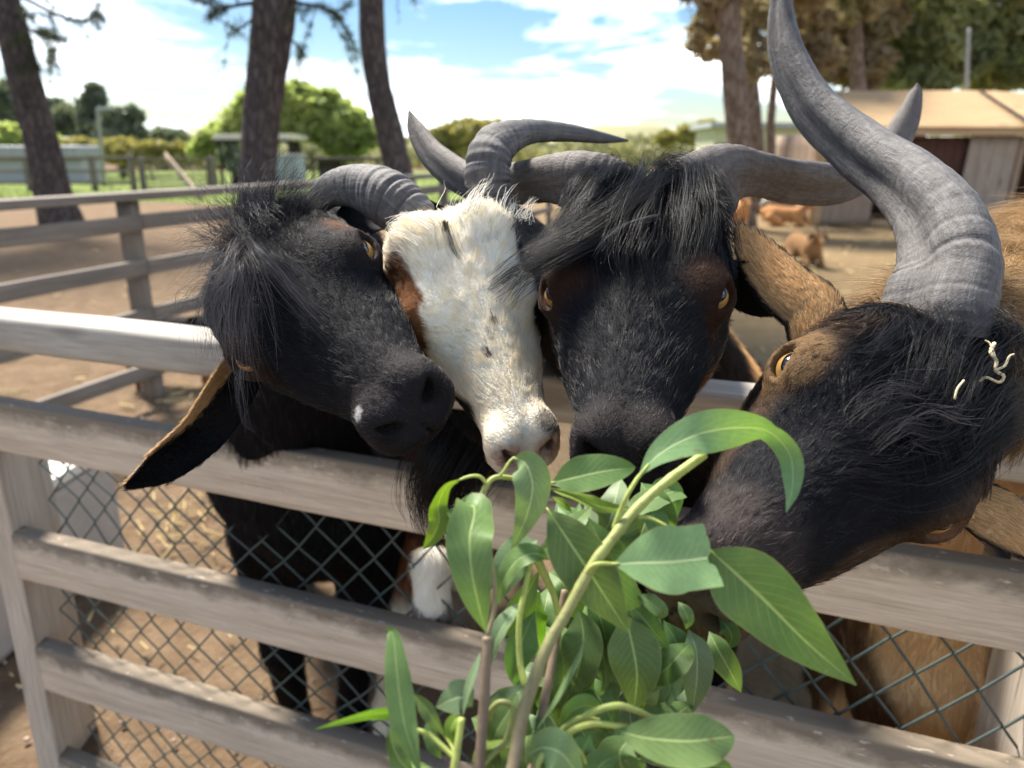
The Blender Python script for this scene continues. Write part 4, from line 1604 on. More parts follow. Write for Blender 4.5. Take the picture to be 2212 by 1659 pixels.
def horn(parent, rows, flat, ridge, nridge, mat, seed, tri=.0, tri_ang=0.0, n=110, sides=30, name='horn', twist=0.0, groove=()):
    """rows (u, v, depth, full width in px)"""
    n = int(n * 1.9)
    rows = np.array(rows, float)
    path = catmull([P(*q[:3]) for q in rows], n)
    wd = catmull(rows[:, 3] * rows[:, 2] / VF / 2, n)[:, 0]
    wd = np.maximum(wd, .0012)
    T = nrm(np.gradient(path, axis=0))
    view = nrm(CAM - path)
    side = nrm(np.cross(T, view))
    front = nrm(np.cross(side, T))
    arc = np.concatenate([[0], np.cumsum(np.linalg.norm(np.diff(path, axis=0), axis=1))])
    a = np.linspace(0, 2 * math.pi, sides, endpoint=False)
    ca, sa = np.cos(a), np.sin(a)
    shape = 1 + tri * np.cos(3 * (a - tri_ang)) + .5 * tri * np.cos(2 * (a - tri_ang))
    shape = shape / np.max(np.abs(shape * ca))
    V = path[:, None] + (side[:, None] * (ca * shape)[None, :, None] + front[:, None] * (sa * shape * flat)[None, :, None]) * wd[:, None, None]
    # growth rings: sharper and closer near the base
    u = arc / arc[-1]
    ph = nridge * (u ** .8) * 2 * math.pi
    uu = ph[:, None] + .35 * np.sin(a * 2 + 1)[None] + .5 * vnoise(np.stack([u * 9, u * 0, u * 0], 1), 1, seed)[:, None]
    saw = (np.mod(uu / (2 * math.pi), 1.0))
    rg = .25 - 1.05 * np.exp(-((saw - .5) / .11) ** 2) + .22 * np.sin(uu * 2.7)
    amp = ridge * np.clip(1.15 - u * 1.35, .06, 1)
    pert = vnoise(V.reshape(-1, 3), 70, seed).reshape(n, sides) * .018 + vnoise(V.reshape(-1, 3), 26, seed + 4).reshape(n, sides) * .03
    for gu, gd, gw in groove:
        pert = pert - gd * np.exp(-((u[:, None] + .012 * np.sin(a * 2 + seed)[None] - gu) / gw) ** 2) + gd * .5 * np.exp(-((u[:, None] + .012 * np.sin(a * 2 + seed)[None] - gu + gw * 2.2) / gw) ** 2)
    V = path[:, None] + (V - path[:, None]) * (1 + rg * amp[:, None] + pert)[..., None]
    V = np.concatenate([V.reshape(-1, 3), path[-1:] + T[-1:] * wd[-1]])
    Q = grid_faces(n, sides, True)[:, ::-1]
    j = np.arange(sides)
    o = (n - 1) * sides
    Tt = np.stack([o + (j + 1) % sides, o + j, np.full(sides, len(V) - 1)], 1)
    me = mesh_np(name, V, [Q, Tt])
    hu = me.attributes.new('hu', 'FLOAT', 'POINT')
    hu.data.foreach_set('value', np.append(np.repeat(arc, sides), arc[-1]).astype(np.float32))
    hv = me.attributes.new('hv', 'FLOAT', 'POINT')
    hv.data.foreach_set('value', np.append(np.tile(np.minimum(a, 2 * math.pi - a), n), 0).astype(np.float32))
    return wlink(name, me, M[mat], parent)


def ear(parent, path, widths, normal, inner, outer, seed, nhair=5000, cup=.45, edge=None, hl=.006, rim=None):
    """cupped leaf shaped ear; path (k,3) world, widths in metres, normal = way the hollow faces"""
    n, m = 40, 15
    path = catmull(path, n)
    wd = np.maximum(catmull(widths, n)[:, 0] / 2, .0015)
    T = nrm(np.gradient(path, axis=0))
    nr = nrm(np.asarray(normal, float)[None] - T * (T @ np.asarray(normal, float))[:, None])
    side = np.cross(T, nr)
    t = np.linspace(-1, 1, m)
    cupv = cup * (np.linspace(1.25, .35, n))[:, None] * (t ** 2)[None]
    th = .0032
    top = path[:, None] + side[:, None] * (t[None, :, None] * wd[:, None, None]) + nr[:, None] * (cupv * wd[:, None])[..., None]
    under = top - nr[:, None] * (th * (1 - t ** 4)[None, :, None] + .0006)
    V = np.concatenate([top, under[:, ::-1]], 1).reshape(-1, 3)
    V = V + nrm(V - V.mean(0)) * (vnoise(V, 60, seed) * .0012)[:, None]
    Q = grid_faces(n, 2 * m, True)
    me = mesh_np('ear', V, Q)
    col = np.zeros((n, 2 * m, 3))
    ci, co = np.asarray(inner), np.asarray(outer)
    blk = np.array([.010, .009, .010])
    col[:, :m] = ci
    col[:, m:] = co
    if edge:
        e = np.clip((np.abs(np.concatenate([t, t[::-1]])) - edge) / .1, 0, 1)[None, :, None]
        col = col * (1 - e) + blk * e
    if rim:
        sg, lim, upto, rc = rim
        mm = (sg * np.concatenate([t, t[::-1]])[None] > lim + 1.1 * np.linspace(0, 1, n)[:, None] ** 1.3 / upto * .7)[..., None]
        col = np.where(mm, np.asarray(rc), col)
    col = col.reshape(-1, 3)
    add_color(me, 'fur', col * .8)
    o = wlink('ear', me, M['fur'], parent)
    if nhair:
        me.calc_loop_triangles()
        Nv = np.empty(len(V) * 3, np.float32)
        me.vertex_normals.foreach_get('vector', Nv)
        Nv = Nv.reshape(-1, 3)
        if (Nv.reshape(n, 2 * m, 3)[:, 3:m - 3] * nr[:, None]).sum() < 0: Nv = -Nv
        p, nn = sample_surface(V, Q, Nv, np.ones(len(V)), nhair, seed)
        d = np.concatenate([((p[i:i + 2000, None, :] - path[None]) ** 2).sum(-1).argmin(1) for i in range(0, len(p), 2000)])
        inn = (nn * nr[d]).sum(1) > 0
        c = np.where(inn[:, None], ci, co)
        if edge:
            lat = np.abs(((p - path[d]) * side[d]).sum(1)) / wd[d]
            e = np.clip((lat - edge) / .1, 0, 1)[:, None]
            c = c * (1 - e) + blk * e
        if rim:
            lt_ = sg * ((p - path[d]) * side[d]).sum(1) / wd[d] + rng(seed).normal(0, .06, len(p))
            tt_ = sstep(lt_ - lim - 1.1 * (d / n) ** 1.3 / upto * .7, -.12, .12)[:, None]
            c = c * (1 - tt_) + np.asarray(rc) * tt_
        c = c * rng(seed).uniform(.6, 1.35, (len(p), 1))
        S = comb(p, nn, T[d] * 1.0 + side[d] * .15, np.full(len(p), hl), .35, seed + 1, 4, .2, .005)
        hair_object('ear_fur', S, .00020, c, o)
    return o


def make_goat(name, label, H, caps, necks, colour, flow, length, lift, dens, nhair, seed, group=None, wide=1.0, hf=.0032, hc=.014, cat='goat', hair_r=.00024, eyes=True, clump=.35, base=None, frizz=.10, bumps=0.0):
    Bd = Body(H, wide, bumps)
    Bd.open = eyes
    Bd.caps, Bd.necks = caps, necks
    ends = np.array([q for c in caps + necks for q in (np.array(c[0]) - max(c[2], c[3]), np.array(c[0]) + max(c[2], c[3]), np.array(c[1]) - max(c[2], c[3]), np.array(c[1]) + max(c[2], c[3]))])
    hp = from_head(H, [(sx_ * .08, sy, z) for sx_ in (-1, 1) for sy in (-.16, .04) for z in (-.14, .19)])
    lo, hi = np.minimum(ends.min(0), hp.min(0)) - .03, np.maximum(ends.max(0), hp.max(0)) + .03
    flo, fhi = hp.min(0) - .005, hp.max(0) + .005
    ax = [axis(lo[k], hi[k], flo[k], fhi[k], hf, hc) for k in range(3)]
    V, Q, Nv = nets(Bd.sdf, ax)
    base = base if base is not None else np.array([caps[0][0][0], caps[0][0][1], 0])
    t = thing(name, label, cat, base, 0, group)
    q = to_head(H, V)
    me = mesh_np('body', V, Q)
    C = colour(q, V, Nv)
    add_color(me, 'fur', np.minimum(C, .92))
    wlink('body', me, M['fur'], t)
    if nhair:
        qe = np.linalg.norm(np.abs(q) * np.array([1, 0, 1]) + q * np.array([0, 1, 0]) - EYE, axis=1)
        dn = dens(q, V, Nv) * np.where(qe < .0195, 0.0, 1.0)
        p, nn = sample_surface(V, Q, Nv, dn, nhair, seed)
        qp = to_head(H, p)
        fl = flow(qp, p, nn)
        Lh = length(qp, p, nn)
        qe = np.linalg.norm(np.abs(qp) * np.array([1, 0, 1]) + qp * np.array([0, 1, 0]) - EYE, axis=1)
        Lh = np.where(qe < .05, .0036 + (Lh - .0036) * sstep(qe, .022, .05), Lh)
        fl = fl + (sstep(.045 - qe, 0, .02)[:, None] * ((np.stack([np.sign(qp[:, 0]) * (np.abs(qp[:, 0]) - EYE[0]), qp[:, 1] - EYE[1], qp[:, 2] - EYE[2]], 1) * 40) @ H['R'].T))
        S = comb(p, nn, fl, Lh, lift(qp, p, nn), seed + 3, 5, clump, .007, frizz)
        c = colour(qp, p, nn)
        r = rng(seed + 8)
        lum = c.max(1, keepdims=True)
        vr = np.where(lum > .4, .22, 1.0)
        c = c * (1 + (r.uniform(.55, 1.5, (len(p), 1)) - 1) * vr) * (1 + .25 * vr * vnoise(p, 90, seed)[:, None])
        tint = comb.tint[:, None]
        c = np.where(lum > .25, c * (1.04 + .14 * tint) * (1 - sstep(tint, .35, .8) * np.array([.10, .15, .26])), c * np.exp(.75 * tint))  # dark clumps vary in tone: blue-grey sheen put into the hair colour
        pale = (r.uniform(size=(len(p), 1)) < .14) & (lum < .06)
        c = np.where(pale, c * 3.2 + .012, c)
        hair_object('coat', S, hair_r * np.clip(Lh / .012, .7, 1.5), np.clip(c, 0.002, .95), t)
    if eyes:
        for sd in (-1, 1):
            e = from_head(H, [EYE * np.array([sd, 1, 1])])[0]
            ax_ = H['R'] @ nrm(np.array([.74 * sd, .53, .40]))
            hz = H['R'] @ np.array([-.12 * sd, -.10, 1.0])
            hz = nrm(hz - ax_ * hz.dot(ax_))
            vt = np.cross(ax_, hz)
            if vt @ (H['R'] @ np.array([0, 1, 0])) < 0: hz, vt = -hz, -vt
            import bmesh
            bm = bmesh.new()
            bmesh.ops.create_uvsphere(bm, u_segments=32, v_segments=20, radius=.0158 * H['s'])
            for v in bm.verts:                        # cornea stands a little proud
                rr = math.hypot(v.co.x, v.co.y)
                if v.co.z > 0 and rr < .0095: v.co.z += .0014 * (1 - (rr / .0095) ** 2)
            for f_ in bm.faces: f_.smooth = True
            me2 = bpy.data.meshes.new('eye')
            bm.to_mesh(me2)
            bm.free()
            o = link('eye', me2, M['eye'], t)
            o.matrix_parent_inverse = wmat(t).inverted()
            o.matrix_basis = Matrix(((hz[0], vt[0], ax_[0], e[0]), (hz[1], vt[1], ax_[1], e[1]), (hz[2], vt[2], ax_[2], e[2]), (0, 0, 0, 1)))
    return t


def hoof(parent, c, fwd, s, mat):
    """cloven hoof: two wedge toes"""
    f = nrm(np.array([fwd[0], fwd[1], 0]))
    sd = np.array([-f[1], f[0], 0])
    mb = MB()
    for k in (-1, 1):
        rows = []
        for (h_, l0, l1, w_) in ((0, -.022, .034, .0135), (.012, -.021, .030, .0135), (.026, -.018, .022, .0125), (.038, -.014, .013, .010)):
            a = np.linspace(0, 2 * math.pi, 12, endpoint=False)
            yy = np.where(np.cos(a) > 0, np.cos(a) * l1, -np.cos(a) * l0)
            rows.append(np.array(c)[None] + f * (yy * s)[:, None] + sd * ((np.sin(a) * w_ + k * .0150) * s)[:, None] + np.array([0, 0, h_ * s]))
        V = np.concatenate(rows)
        mb.add(V, grid_faces(4, 12, True))
        n = mb.n
        mb.add(np.concatenate([rows[-1], rows[-1].mean(0, keepdims=True) + [[0, 0, .004]]]), np.array([[i, (i + 1) % 12, 12] for i in range(12)]))
    return wlink('hoof', mb.mesh('hoof'), M[mat], parent)


def goat_body(o, h, s, legs=True, front=None, rear=None, lying=False):
    """caps of trunk and legs; o = ground point under the shoulders, h = heading; returns caps and hoof spots"""
    f = nrm(np.array([h[0], h[1], 0]))
    sd = np.array([-f[1], f[0], 0])

    def W(x, y, z): return np.array([o[0], o[1], 0]) + sd * x * s + f * y * s + np.array([0, 0, z * s])
    dz = -.30 if lying else 0
    c = [(W(0, .02, .56 + dz), W(0, -.52, .56 + dz), .130 * s, .18 * s, .05),
         (W(0, -.5, .57 + dz), W(0, -.66, .60 + dz), .17 * s, .135 * s, .06),
         (W(0, .03, .54 + dz), W(0, .10, .58 + dz), .115 * s, .095 * s, .06),
         (W(0, -.04, .66 + dz), W(0, -.6, .68 + dz), .07 * s, .07 * s, .07),
         (W(0, -.74, .66 + dz), W(0, -.84, .72 + dz), .035 * s, .018 * s, .03)]
    hv = []
    if lying:
        for sx_ in (-1, 1):
            c += [(W(sx_ * .12, .02, .2), W(sx_ * .12, .2, .06), .06 * s, .035 * s, .04), (W(sx_ * .12, .2, .05), W(sx_ * .1, .0, .04), .035 * s, .025 * s, .02),
                  (W(sx_ * .15, -.55, .2), W(sx_ * .2, -.3, .10), .11 * s, .06 * s, .05), (W(sx_ * .2, -.3, .07), W(sx_ * .2, -.5, .04), .04 * s, .028 * s, .03)]
        return c, hv
    if legs:
        for i, sx_ in enumerate((-1, 1)):
            fo = (front[i] if front else None)
            ft = W(sx_ * .09, .03, .0) if fo is None else np.array(fo, float)
            sh = W(sx_ * .09, .02, .50)
            kn = sh * .45 + ft * .55 + f * .02 * s
            kn[2] = ft[2] + (sh[2] - ft[2]) * .52
            an = ft + np.array([0, 0, .085 * s]) - f * .012 * s
            c += [(sh, kn, .068 * s, .037 * s, .05), (kn, an, .034 * s, .0245 * s, .02), (an, ft + np.array([0, 0, .035 * s]) + f * .004 * s, .0255 * s, .027 * s, .015)]
            hv.append(ft)
        for i, sx_ in enumerate((-1, 1)):
            ro = (rear[i] if rear else None)
            ft = W(sx_ * .10, -.66, .0) if ro is None else np.array(ro, float)
            hip, kn, hk = W(sx_ * .085, -.60, .55), W(sx_ * .11, -.50, .40), W(sx_ * .10, -.72, .27)
            an = ft + np.array([0, 0, .085 * s])
            c += [(hip, kn, .105 * s, .06 * s, .06), (kn, hk, .058 * s, .033 * s, .03), (hk, an, .031 * s, .0245 * s, .02), (an, ft + np.array([0, 0, .035 * s]), .0255 * s, .027 * s, .015)]
            hv.append(ft)
    return c, hv


def mixc(a, b, t):
    t = np.clip(t, 0, 1)[:, None]
    return np.asarray(a) * (1 - t) + np.asarray(b) * t


def sstep(x, a, b):
    t = np.clip((x - a) / (b - a), 0, 1)
    return t * t * (3 - 2 * t)


BLACK = np.array([.0056, .0062, .0090])
BROWN = np.array([.075, .030, .013])
RUST = np.array([.26, .105, .038])
TAN = np.array([.62, .415, .215])
WHITE = np.array([.86, .83, .745])
CREAMY = np.array([.80, .70, .52])


def tile(c, q): return np.tile(np.asarray(c, float), (len(q), 1))


def is_head(q):                                        # 1 on the head, 0 on the neck and body
    d = np.linalg.norm(q - np.array([0, -.06, .02]), axis=1)
    return 1 - sstep(d, .13, .20)


def flow_head(H, qp, p, nn, updown=-1.0, out=9.0, away=None):
    loc = np.stack([qp[:, 0] * out, np.where(qp[:, 1] < -.06, -.55, 0) * 1.0, np.full(len(qp), updown)], 1)
    fh = loc @ H['R'].T
    fb = np.tile(np.array([0, 0, -1.0]), (len(p), 1)) + (away if away is not None else 0)
    wgt = is_head(qp)[:, None]
    return fh * wgt + fb * (1 - wgt)


def vis_dens(nn, p, near=1.0, far=.25):
    c = (nn * nrm(CAM - p)).sum(1)
    return np.where(c > -.25, near, far * .4)


GG = 'goats crowding over the fence to feed'
# ------------------------------------------------------------------ goat with the long black forelock, on the left
def V3(*a): return np.array(a, float)


H1 = head_frame((536, 782), (786, 545), (886, 888, .560), .655)
H2 = head_frame((893, 690), (1150, 628), (1142, 972, .600), .660)
H3 = head_frame((1198, 642), (1551, 645), (1345, 985, .480), .588)
H4 = head_frame((1705, 792), (2025, 1122), (1502, 1285, .452), .512)
H1['ys'] = .80
for nme, h_ in (('H1', H1), ('H2', H2), ('H3', H3), ('H4', H4)):
    print(nme, 's %.3f ls %.3f dl %.3f e %.3f' % (h_['s'], h_['ls'], h_['dl'], h_['e']), 'o', h_['o'].round(3), 'y', h_['R'][:, 1].round(2), 'z', h_['R'][:, 2].round(2))


def neck(H, chest, r0, r1, via=None, k=.06):
    a = from_head(H, [(0, -.062, -.07)])[0]
    th = from_head(H, [(0, -.105, -.045)])[0]
    L = []
    if via is None:
        L.append((a, chest, .062 * H['s'], r1, k))
        L.append((th, chest - np.array([0, 0, .05]), .042 * H['s'], r1 * .8, k))
    else:
        L.append((a, via, .062 * H['s'], r0, k))
        L.append((th, via - np.array([0, 0, .03]), .042 * H['s'], r0 * .9, k))
        L.append((via, chest, r0, r1, k))
    return L


# 1 ----------------------------------------------------------------
o1 = V3(-.385, 1.40, 0)
h1 = nrm(V3(.22, -1, 0))
c1, f1 = goat_body(o1, h1, 1.08, front=[V3(-.468, 1.385, 0), V3(-.350, 1.41, 0)])
n1 = neck(H1, V3(-.40, 1.28, .72), .08, .14, V3(-.27, 1.06, 1.10))[0:1] + neck(H1, V3(-.40, 1.28, .72), .08, .14, V3(-.27, 1.06, 1.10))[2:]


def col1(q, p, n):
    c = tile(BLACK, q)
    hd = is_head(q)
    nz_ = vnoise(p, 60, 4) * .012
    c = mixc(c, (.024, .020, .021), sstep(q[:, 2], .10, .16) * hd * .8)
    c = mixc(c, RUST * .9, sstep(-q[:, 1] + nz_, .098, .118) * sstep(q[:, 2], -.02, .03) * (1 - sstep(q[:, 2], .13, .15)) * hd * (q[:, 0] < .0))
    c = mixc(c, BROWN * 1.3, sstep(q[:, 0], .052, .066) * sstep(q[:, 2], -.05, -.03) * (1 - sstep(q[:, 2], -.02, .0)) * hd)
    c = mixc(c, (.05, .032, .026), (1 - sstep(np.linalg.norm(q - EYE * V3(-1, 1, 1), axis=1), .018, .034)) * .7 * hd)
    c = mixc(c, (.04, .028, .024), (1 - sstep(np.linalg.norm(q - EYE, axis=1), .018, .03)) * .6 * hd)
    c = mixc(c, (.42, .40, .39), 1 - sstep(np.linalg.norm(q - V3(-.026, -.024, .150), axis=1), .0045, .007))
    c = mixc(c, (.006, .005, .005), (1 - sstep(np.linalg.norm((np.abs(q) * V3(1, 0, 1) + q * V3(0, 1, 0)) - V3(.0205, -.0365, .176), axis=1), .006, .011)) * hd)
    return c


g1 = make_goat('goat', 'hornless black goat with long tousled forelock resting its tilted head on the white faced goat', H1, c1, n1, col1,
               lambda q, p, n: flow_head(H1, q, p, n, -1.0, 10),
               lambda q, p, n: np.where(is_head(q) > .5, .0085 + .007 * sstep(-q[:, 2], .01, .07) - .0045 * sstep(q[:, 2], .1, .15), .02),
               lambda q, p, n: .20 + .12 * sstep(-q[:, 2], .0, .08),
               lambda q, p, n: vis_dens(n, p) * (.25 + .75 * is_head(q)),
               130000, 101, GG, hair_r=.00016)
LG = np.array([.060, .057, .064])


def lockset(parent, rows, n, w0, w1, seed, rad=.00016, col=LG, frizz=.004, k=14, tip=.25, name='forelock'):
    S = strand_lock(rows, n, w0, w1, seed, k, frizz, tipspread=tip)
    c = np.tile(np.asarray(col, float), (n, 1)) * rng(seed).uniform(.25, 1.7, (n, 1))
    return S, c, np.full(n, rad)


def locks(parent, specs, name='forelock', rad=.00013):
    groups = {}
    for sp_ in specs:
        k = sp_.get('k', 14)
        S, c, ra = lockset(parent, sp_['r'], sp_['n'], sp_['w'][0], sp_['w'][1], sp_['s'], sp_.get('rad', rad), sp_.get('c', LG), sp_.get('f', .004), k, sp_.get('t', .25))
        groups.setdefault(k, []).append((S, c, ra))
    S = np.concatenate([x[0] for x in groups[14]])
    c = np.concatenate([x[1] for x in groups[14]])
    ra = np.concatenate([x[2] for x in groups[14]])
    return hair_object(name, S, ra, c, parent)


DK = np.array([.0085, .009, .0120])
locks(g1, [
    dict(r=[(520, 545, .640), (500, 570, .615), (485, 640, .60), (478, 720, .60), (490, 790, .605)], n=102, w=(0.0075, 0.0090), s=1, c=LG * 1.3, f=.008),
    dict(r=[(530, 540, .640), (525, 570, .610), (510, 660, .598), (515, 780, .60), (545, 880, .61)], n=68, w=(0.0060, 0.0075), s=2, c=LG * 1.3, f=.006),
    dict(r=[(545, 530, .640), (560, 560, .605), (600, 610, .60), (670, 690, .605), (740, 760, .607)], n=78, w=(0.0053, 0.0090), s=3, c=LG * 1.3, f=.004),
    dict(r=[(560, 520, .640), (590, 555, .605), (640, 610, .602), (700, 665, .605), (745, 705, .607)], n=57, w=(0.0060, 0.0105), s=4, c=LG, f=.005),
    dict(r=[(535, 535, .640), (545, 580, .600), (565, 660, .595), (580, 740, .600), (590, 790, .603)], n=27, w=(0.0045, 0.0090), s=5, c=LG * 1.2, f=.006),
    dict(r=[(500, 600, .655), (480, 610, .640), (455, 650, .63), (448, 720, .63), (455, 780, .63)], n=119, w=(0.0075, 0.0075), s=6, c=LG, f=.006),
    dict(r=[(500, 560, .670), (475, 555, .66), (450, 560, .66), (425, 580, .66), (395, 610, .66)], n=119, w=(0.0105, 0.0120), s=7, c=LG, f=.01, t=.4),
    dict(r=[(540, 500, .675), (525, 470, .67), (510, 440, .672), (500, 415, .675), (488, 385, .68)], n=340, w=(0.0105, 0.0135), s=8, c=DK * 1.6, f=.008, t=.4),
    dict(r=[(590, 470, .68), (590, 440, .675), (600, 410, .68), (620, 380, .685), (640, 350, .69)], n=391, w=(0.0105, 0.0120), s=9, c=DK * 1.4, f=.008, t=.35),
    dict(r=[(640, 460, .69), (645, 435, .685), (670, 410, .69), (695, 390, .695), (715, 375, .70)], n=221, w=(0.0090, 0.0090), s=10, c=DK * 1.4, f=.007, t=.4),
    dict(r=[(520, 520, .68), (490, 500, .68), (460, 480, .68), (440, 470, .68), (415, 455, .68)], n=204, w=(0.0105, 0.0135), s=11, c=LG * .8, f=.01, t=.45),
    dict(r=[(480, 640, .68), (460, 640, .67), (435, 650, .67), (410, 670, .67), (380, 690, .67)], n=68, w=(0.0150, 0.0150), s=12, c=LG, f=.012, t=.5),
    dict(r=[(560, 500, .645), (560, 480, .625), (570, 490, .615), (590, 510, .612), (620, 560, .612)], n=204, w=(0.0105, 0.0105), s=13, c=DK * 1.3, f=.006, t=.4),
    dict(r=[(520, 800, .62), (520, 850, .615), (530, 900, .615), (540, 930, .617), (575, 955, .62)], n=23, w=(0.0045, 0.0060), s=14, c=LG * 1.2, f=.004, t=.4),
])
# ears
Rl = H1['R']
ear(g1, [from_head(H1, [(-.052, -.06, -.055)])[0], P(486, 845, .70), P(430, 930, .70), P(350, 1000, .68), P(300, 1035, .665), P(272, 1052, .655)],
    [.034, .044, .043, .034, .017, .005], nrm(CAM - P(440, 920, .7)) + np.array([.35, 0, -.25]), BLACK * .9, TAN * .75, 11, 7000, .55, rim=(1, .12, .50, TAN * .85))
ear(g1, [from_head(H1, [(.052, -.06, -.07)])[0], from_head(H1, [(.10, -.09, -.10)])[0], from_head(H1, [(.15, -.15, -.11)])[0], from_head(H1, [(.17, -.2, -.10)])[0]],
    [.03, .055, .045, .006], Rl @ np.array([.3, 1, .4]), BLACK, TAN * .7, 12, 0)
for q_ in f1: hoof(g1, q_, h1, 1.0, 'hoof_dark')

# 2 ---------------------------------------------------------------- white faced goat
o2 = V3(-.10, 1.50, 0)
h2 = nrm(V3(.12, -1, 0))
fl2 = P(935, 1338, 1.23)
c2, f2 = goat_body(o2, h2, 1.05, front=[V3(-.275, 1.40, 0), fl2])
n2 = neck(H2, V3(-.09, 1.36, .74), .09, .13, V3(-.04, 1.06, 1.085))


def col2(q, p, n):
    hd = is_head(q)
    jit = vnoise(p, 85, 3) * .006 + vnoise(p, 240, 5) * .004
    drk = sstep(-q[:, 1] + jit + .05 * np.clip(.03 - q[:, 2], -.05, .06), .040, .050) * (1 - sstep(q[:, 2], .128, .150))
    drk = np.maximum(drk, sstep(np.abs(q[:, 0]) + jit, .050, .057) * (1 - sstep(q[:, 2], .07, .1)) * sstep(q[:, 2], -.07, -.05))
    w_ = mixc(tile(WHITE, q), CREAMY, np.clip(.22 + .5 * vnoise(p, 34, 9) + .25 * sstep(-q[:, 2], .02, .09), 0, .7))
    sides = mixc(tile(BLACK, q), RUST * .62, sstep(-q[:, 0], .045, .055) * (1 - sstep(q[:, 2], .06, .09)) * (1 - sstep(-q[:, 1] + jit, .070, .085)))
    c = w_ * (1 - drk[:, None]) + sides * drk[:, None]
    # pink nostril rims, grey smudge round one of them, small spots on the blaze
    nd = np.linalg.norm((np.abs(q) * V3(1, 0, 1) + q * V3(0, 1, 0)) - V3(.020, -.037, .172), axis=1)
    c = mixc(c, (.42, .24, .20), (1 - sstep(nd, .009, .019)) * .75)
    c = mixc(c, (.12, .07, .06), 1 - sstep(nd, .0045, .0085))
    c = mixc(c, (.10, .085, .075), (1 - sstep(np.linalg.norm(q - V3(.026, -.022, .155), axis=1), .010, .018)) * .85)
    for (sx_, sz_, rr) in ((-.009, .075, .0028), (.007, .045, .0022), (.0, .062, .0012), (-.001, .057, .001)):
        c = mixc(c, (.055, .022, .014), 1 - sstep(np.hypot(q[:, 0] - sx_, (q[:, 2] - sz_) * .6), rr, rr * 1.5) - (q[:, 1] < -.04))
    # body: black with brown and white lower legs
    b = tile(BLACK, q)
    b = mixc(b, (.19, .085, .042), sstep(-p[:, 1], -1.52, -1.45) * (1 - sstep(p[:, 2], .50, .56)))
    b = mixc(b, WHITE * .9, (1 - sstep(p[:, 2], .34, .40)) * sstep(-p[:, 1], -1.46, -1.43) + (1 - sstep(p[:, 2], .2, .26)))
    rl = np.linalg.norm(p - fl2, axis=1)
    b = mixc(b, (.19, .085, .042), (1 - sstep(rl, .26, .31)))
    b = mixc(b, WHITE * .9, (1 - sstep(rl, .15, .19)))
    b = mixc(b, WHITE * .55, sstep(p[:, 0], -.3, -.2) * sstep(p[:, 2], .80, .84) * sstep(p[:, 1], 1.1, 1.3) * .0)
    return c * hd[:, None] + b * (1 - hd[:, None])


g2 = make_goat('goat', 'white faced goat with two outward curving ridged horns between the two black goats', H2, c2, n2, col2,
               lambda q, p, n: flow_head(H2, q, p, n, -1.0, 14),
               lambda q, p, n: np.where(is_head(q) > .5, .0090 + .003 * sstep(-q[:, 2], .0, .06) - .0045 * sstep(q[:, 2], .1, .15), .02),
               lambda q, p, n: .12 + .05 * sstep(-q[:, 2], .0, .08),
               lambda q, p, n: vis_dens(n, p) * (.15 + .85 * is_head(q)),
               130000, 202, GG, hair_r=.00020, wide=.98, bumps=.003, eyes=False, clump=.15)
horn(g2, [(1068, 470, .705, 96), (1063, 430, .705, 100), (1056, 370, .70, 103), (1072, 316, .705, 94), (1135, 287, .725, 58), (1220, 287, .76, 43), (1300, 298, .79, 26), (1356, 304, .80, 5)], .85, .085, 13, 'horn', 2, .05, 1.0)
horn(g2, [(905, 490, .70, 110), (884, 462, .70, 118), (838, 425, .71, 124), (775, 402, .745, 100), (716, 410, .80, 74), (680, 450, .85, 46), (668, 500, .88, 16)], .85, .085, 13, 'horn', 3, .05, 1.0)
R2 = H2['R']
for sd, aim in ((-1, .1), (1, .1)):
    ear(g2, [from_head(H2, [(.052 * sd, -.075, -.075)])[0], from_head(H2, [(.085 * sd, -.12, -.10)])[0], from_head(H2, [(.105 * sd, -.19, -.115)])[0], from_head(H2, [(.11 * sd, -.24, -.11)])[0]],
        [.03, .055, .045, .006], R2 @ np.array([.9 * sd, .4, .3]), BLACK, BROWN, 20 + sd, 0)
locks(g2, [dict(r=[(962, 505, .655), (965, 480, .655), (985, 540, .645), (1005, 570, .645)], n=40, w=(.004, .005), s=31, c=(.12, .09, .06), f=.002),
           dict(r=[(1010, 470, .668), (1020, 440, .672), (1028, 428, .68), (1035, 415, .688)], n=120, w=(.010, .010), s=32, c=WHITE, f=.003, t=.45),
           dict(r=[(1090, 470, .672), (1095, 450, .675), (1102, 436, .68), (1110, 426, .69)], n=120, w=(.010, .010), s=33, c=WHITE, f=.003, t=.45),
           dict(r=[(920, 520, .66), (900, 505, .66), (880, 500, .665), (850, 505, .67)], n=140, w=(.014, .012), s=34, c=WHITE, f=.003, t=.45)], 'forelock', .0002)
locks(g2, [dict(r=[(1020, 960, .69), (990, 1010, .685), (970, 1060, .69), (965, 1110, .70), (985, 1160, .71)], n=1500, w=(.016, .013), s=35, c=DK * .8, f=.004, t=.4),
           dict(r=[(1000, 940, .70), (955, 985, .70), (930, 1035, .71), (922, 1085, .72), (935, 1125, .73)], n=1000, w=(.015, .011), s=36, c=DK * .8, f=.004, t=.4)], 'beard', .0002)
hoof(g2, f2[0], nrm(V3(-.3, -1, 0)), 1.3, 'hoof')
hoof(g2, f2[1], h2, 1.15, 'hoof')
for q_ in f2[2:]: hoof(g2, q_, h2, 1.0, 'hoof')

# 3 ---------------------------------------------------------------- black goat facing the camera
o3 = V3(.33, 1.42, 0)
h3 = nrm(V3(-.30, -1, 0))
c3, f3 = goat_body(o3, h3, 1.05)
n3 = neck(H3, V3(.33, 1.27, .80), .085, .125, V3(.13, .95, 1.075))


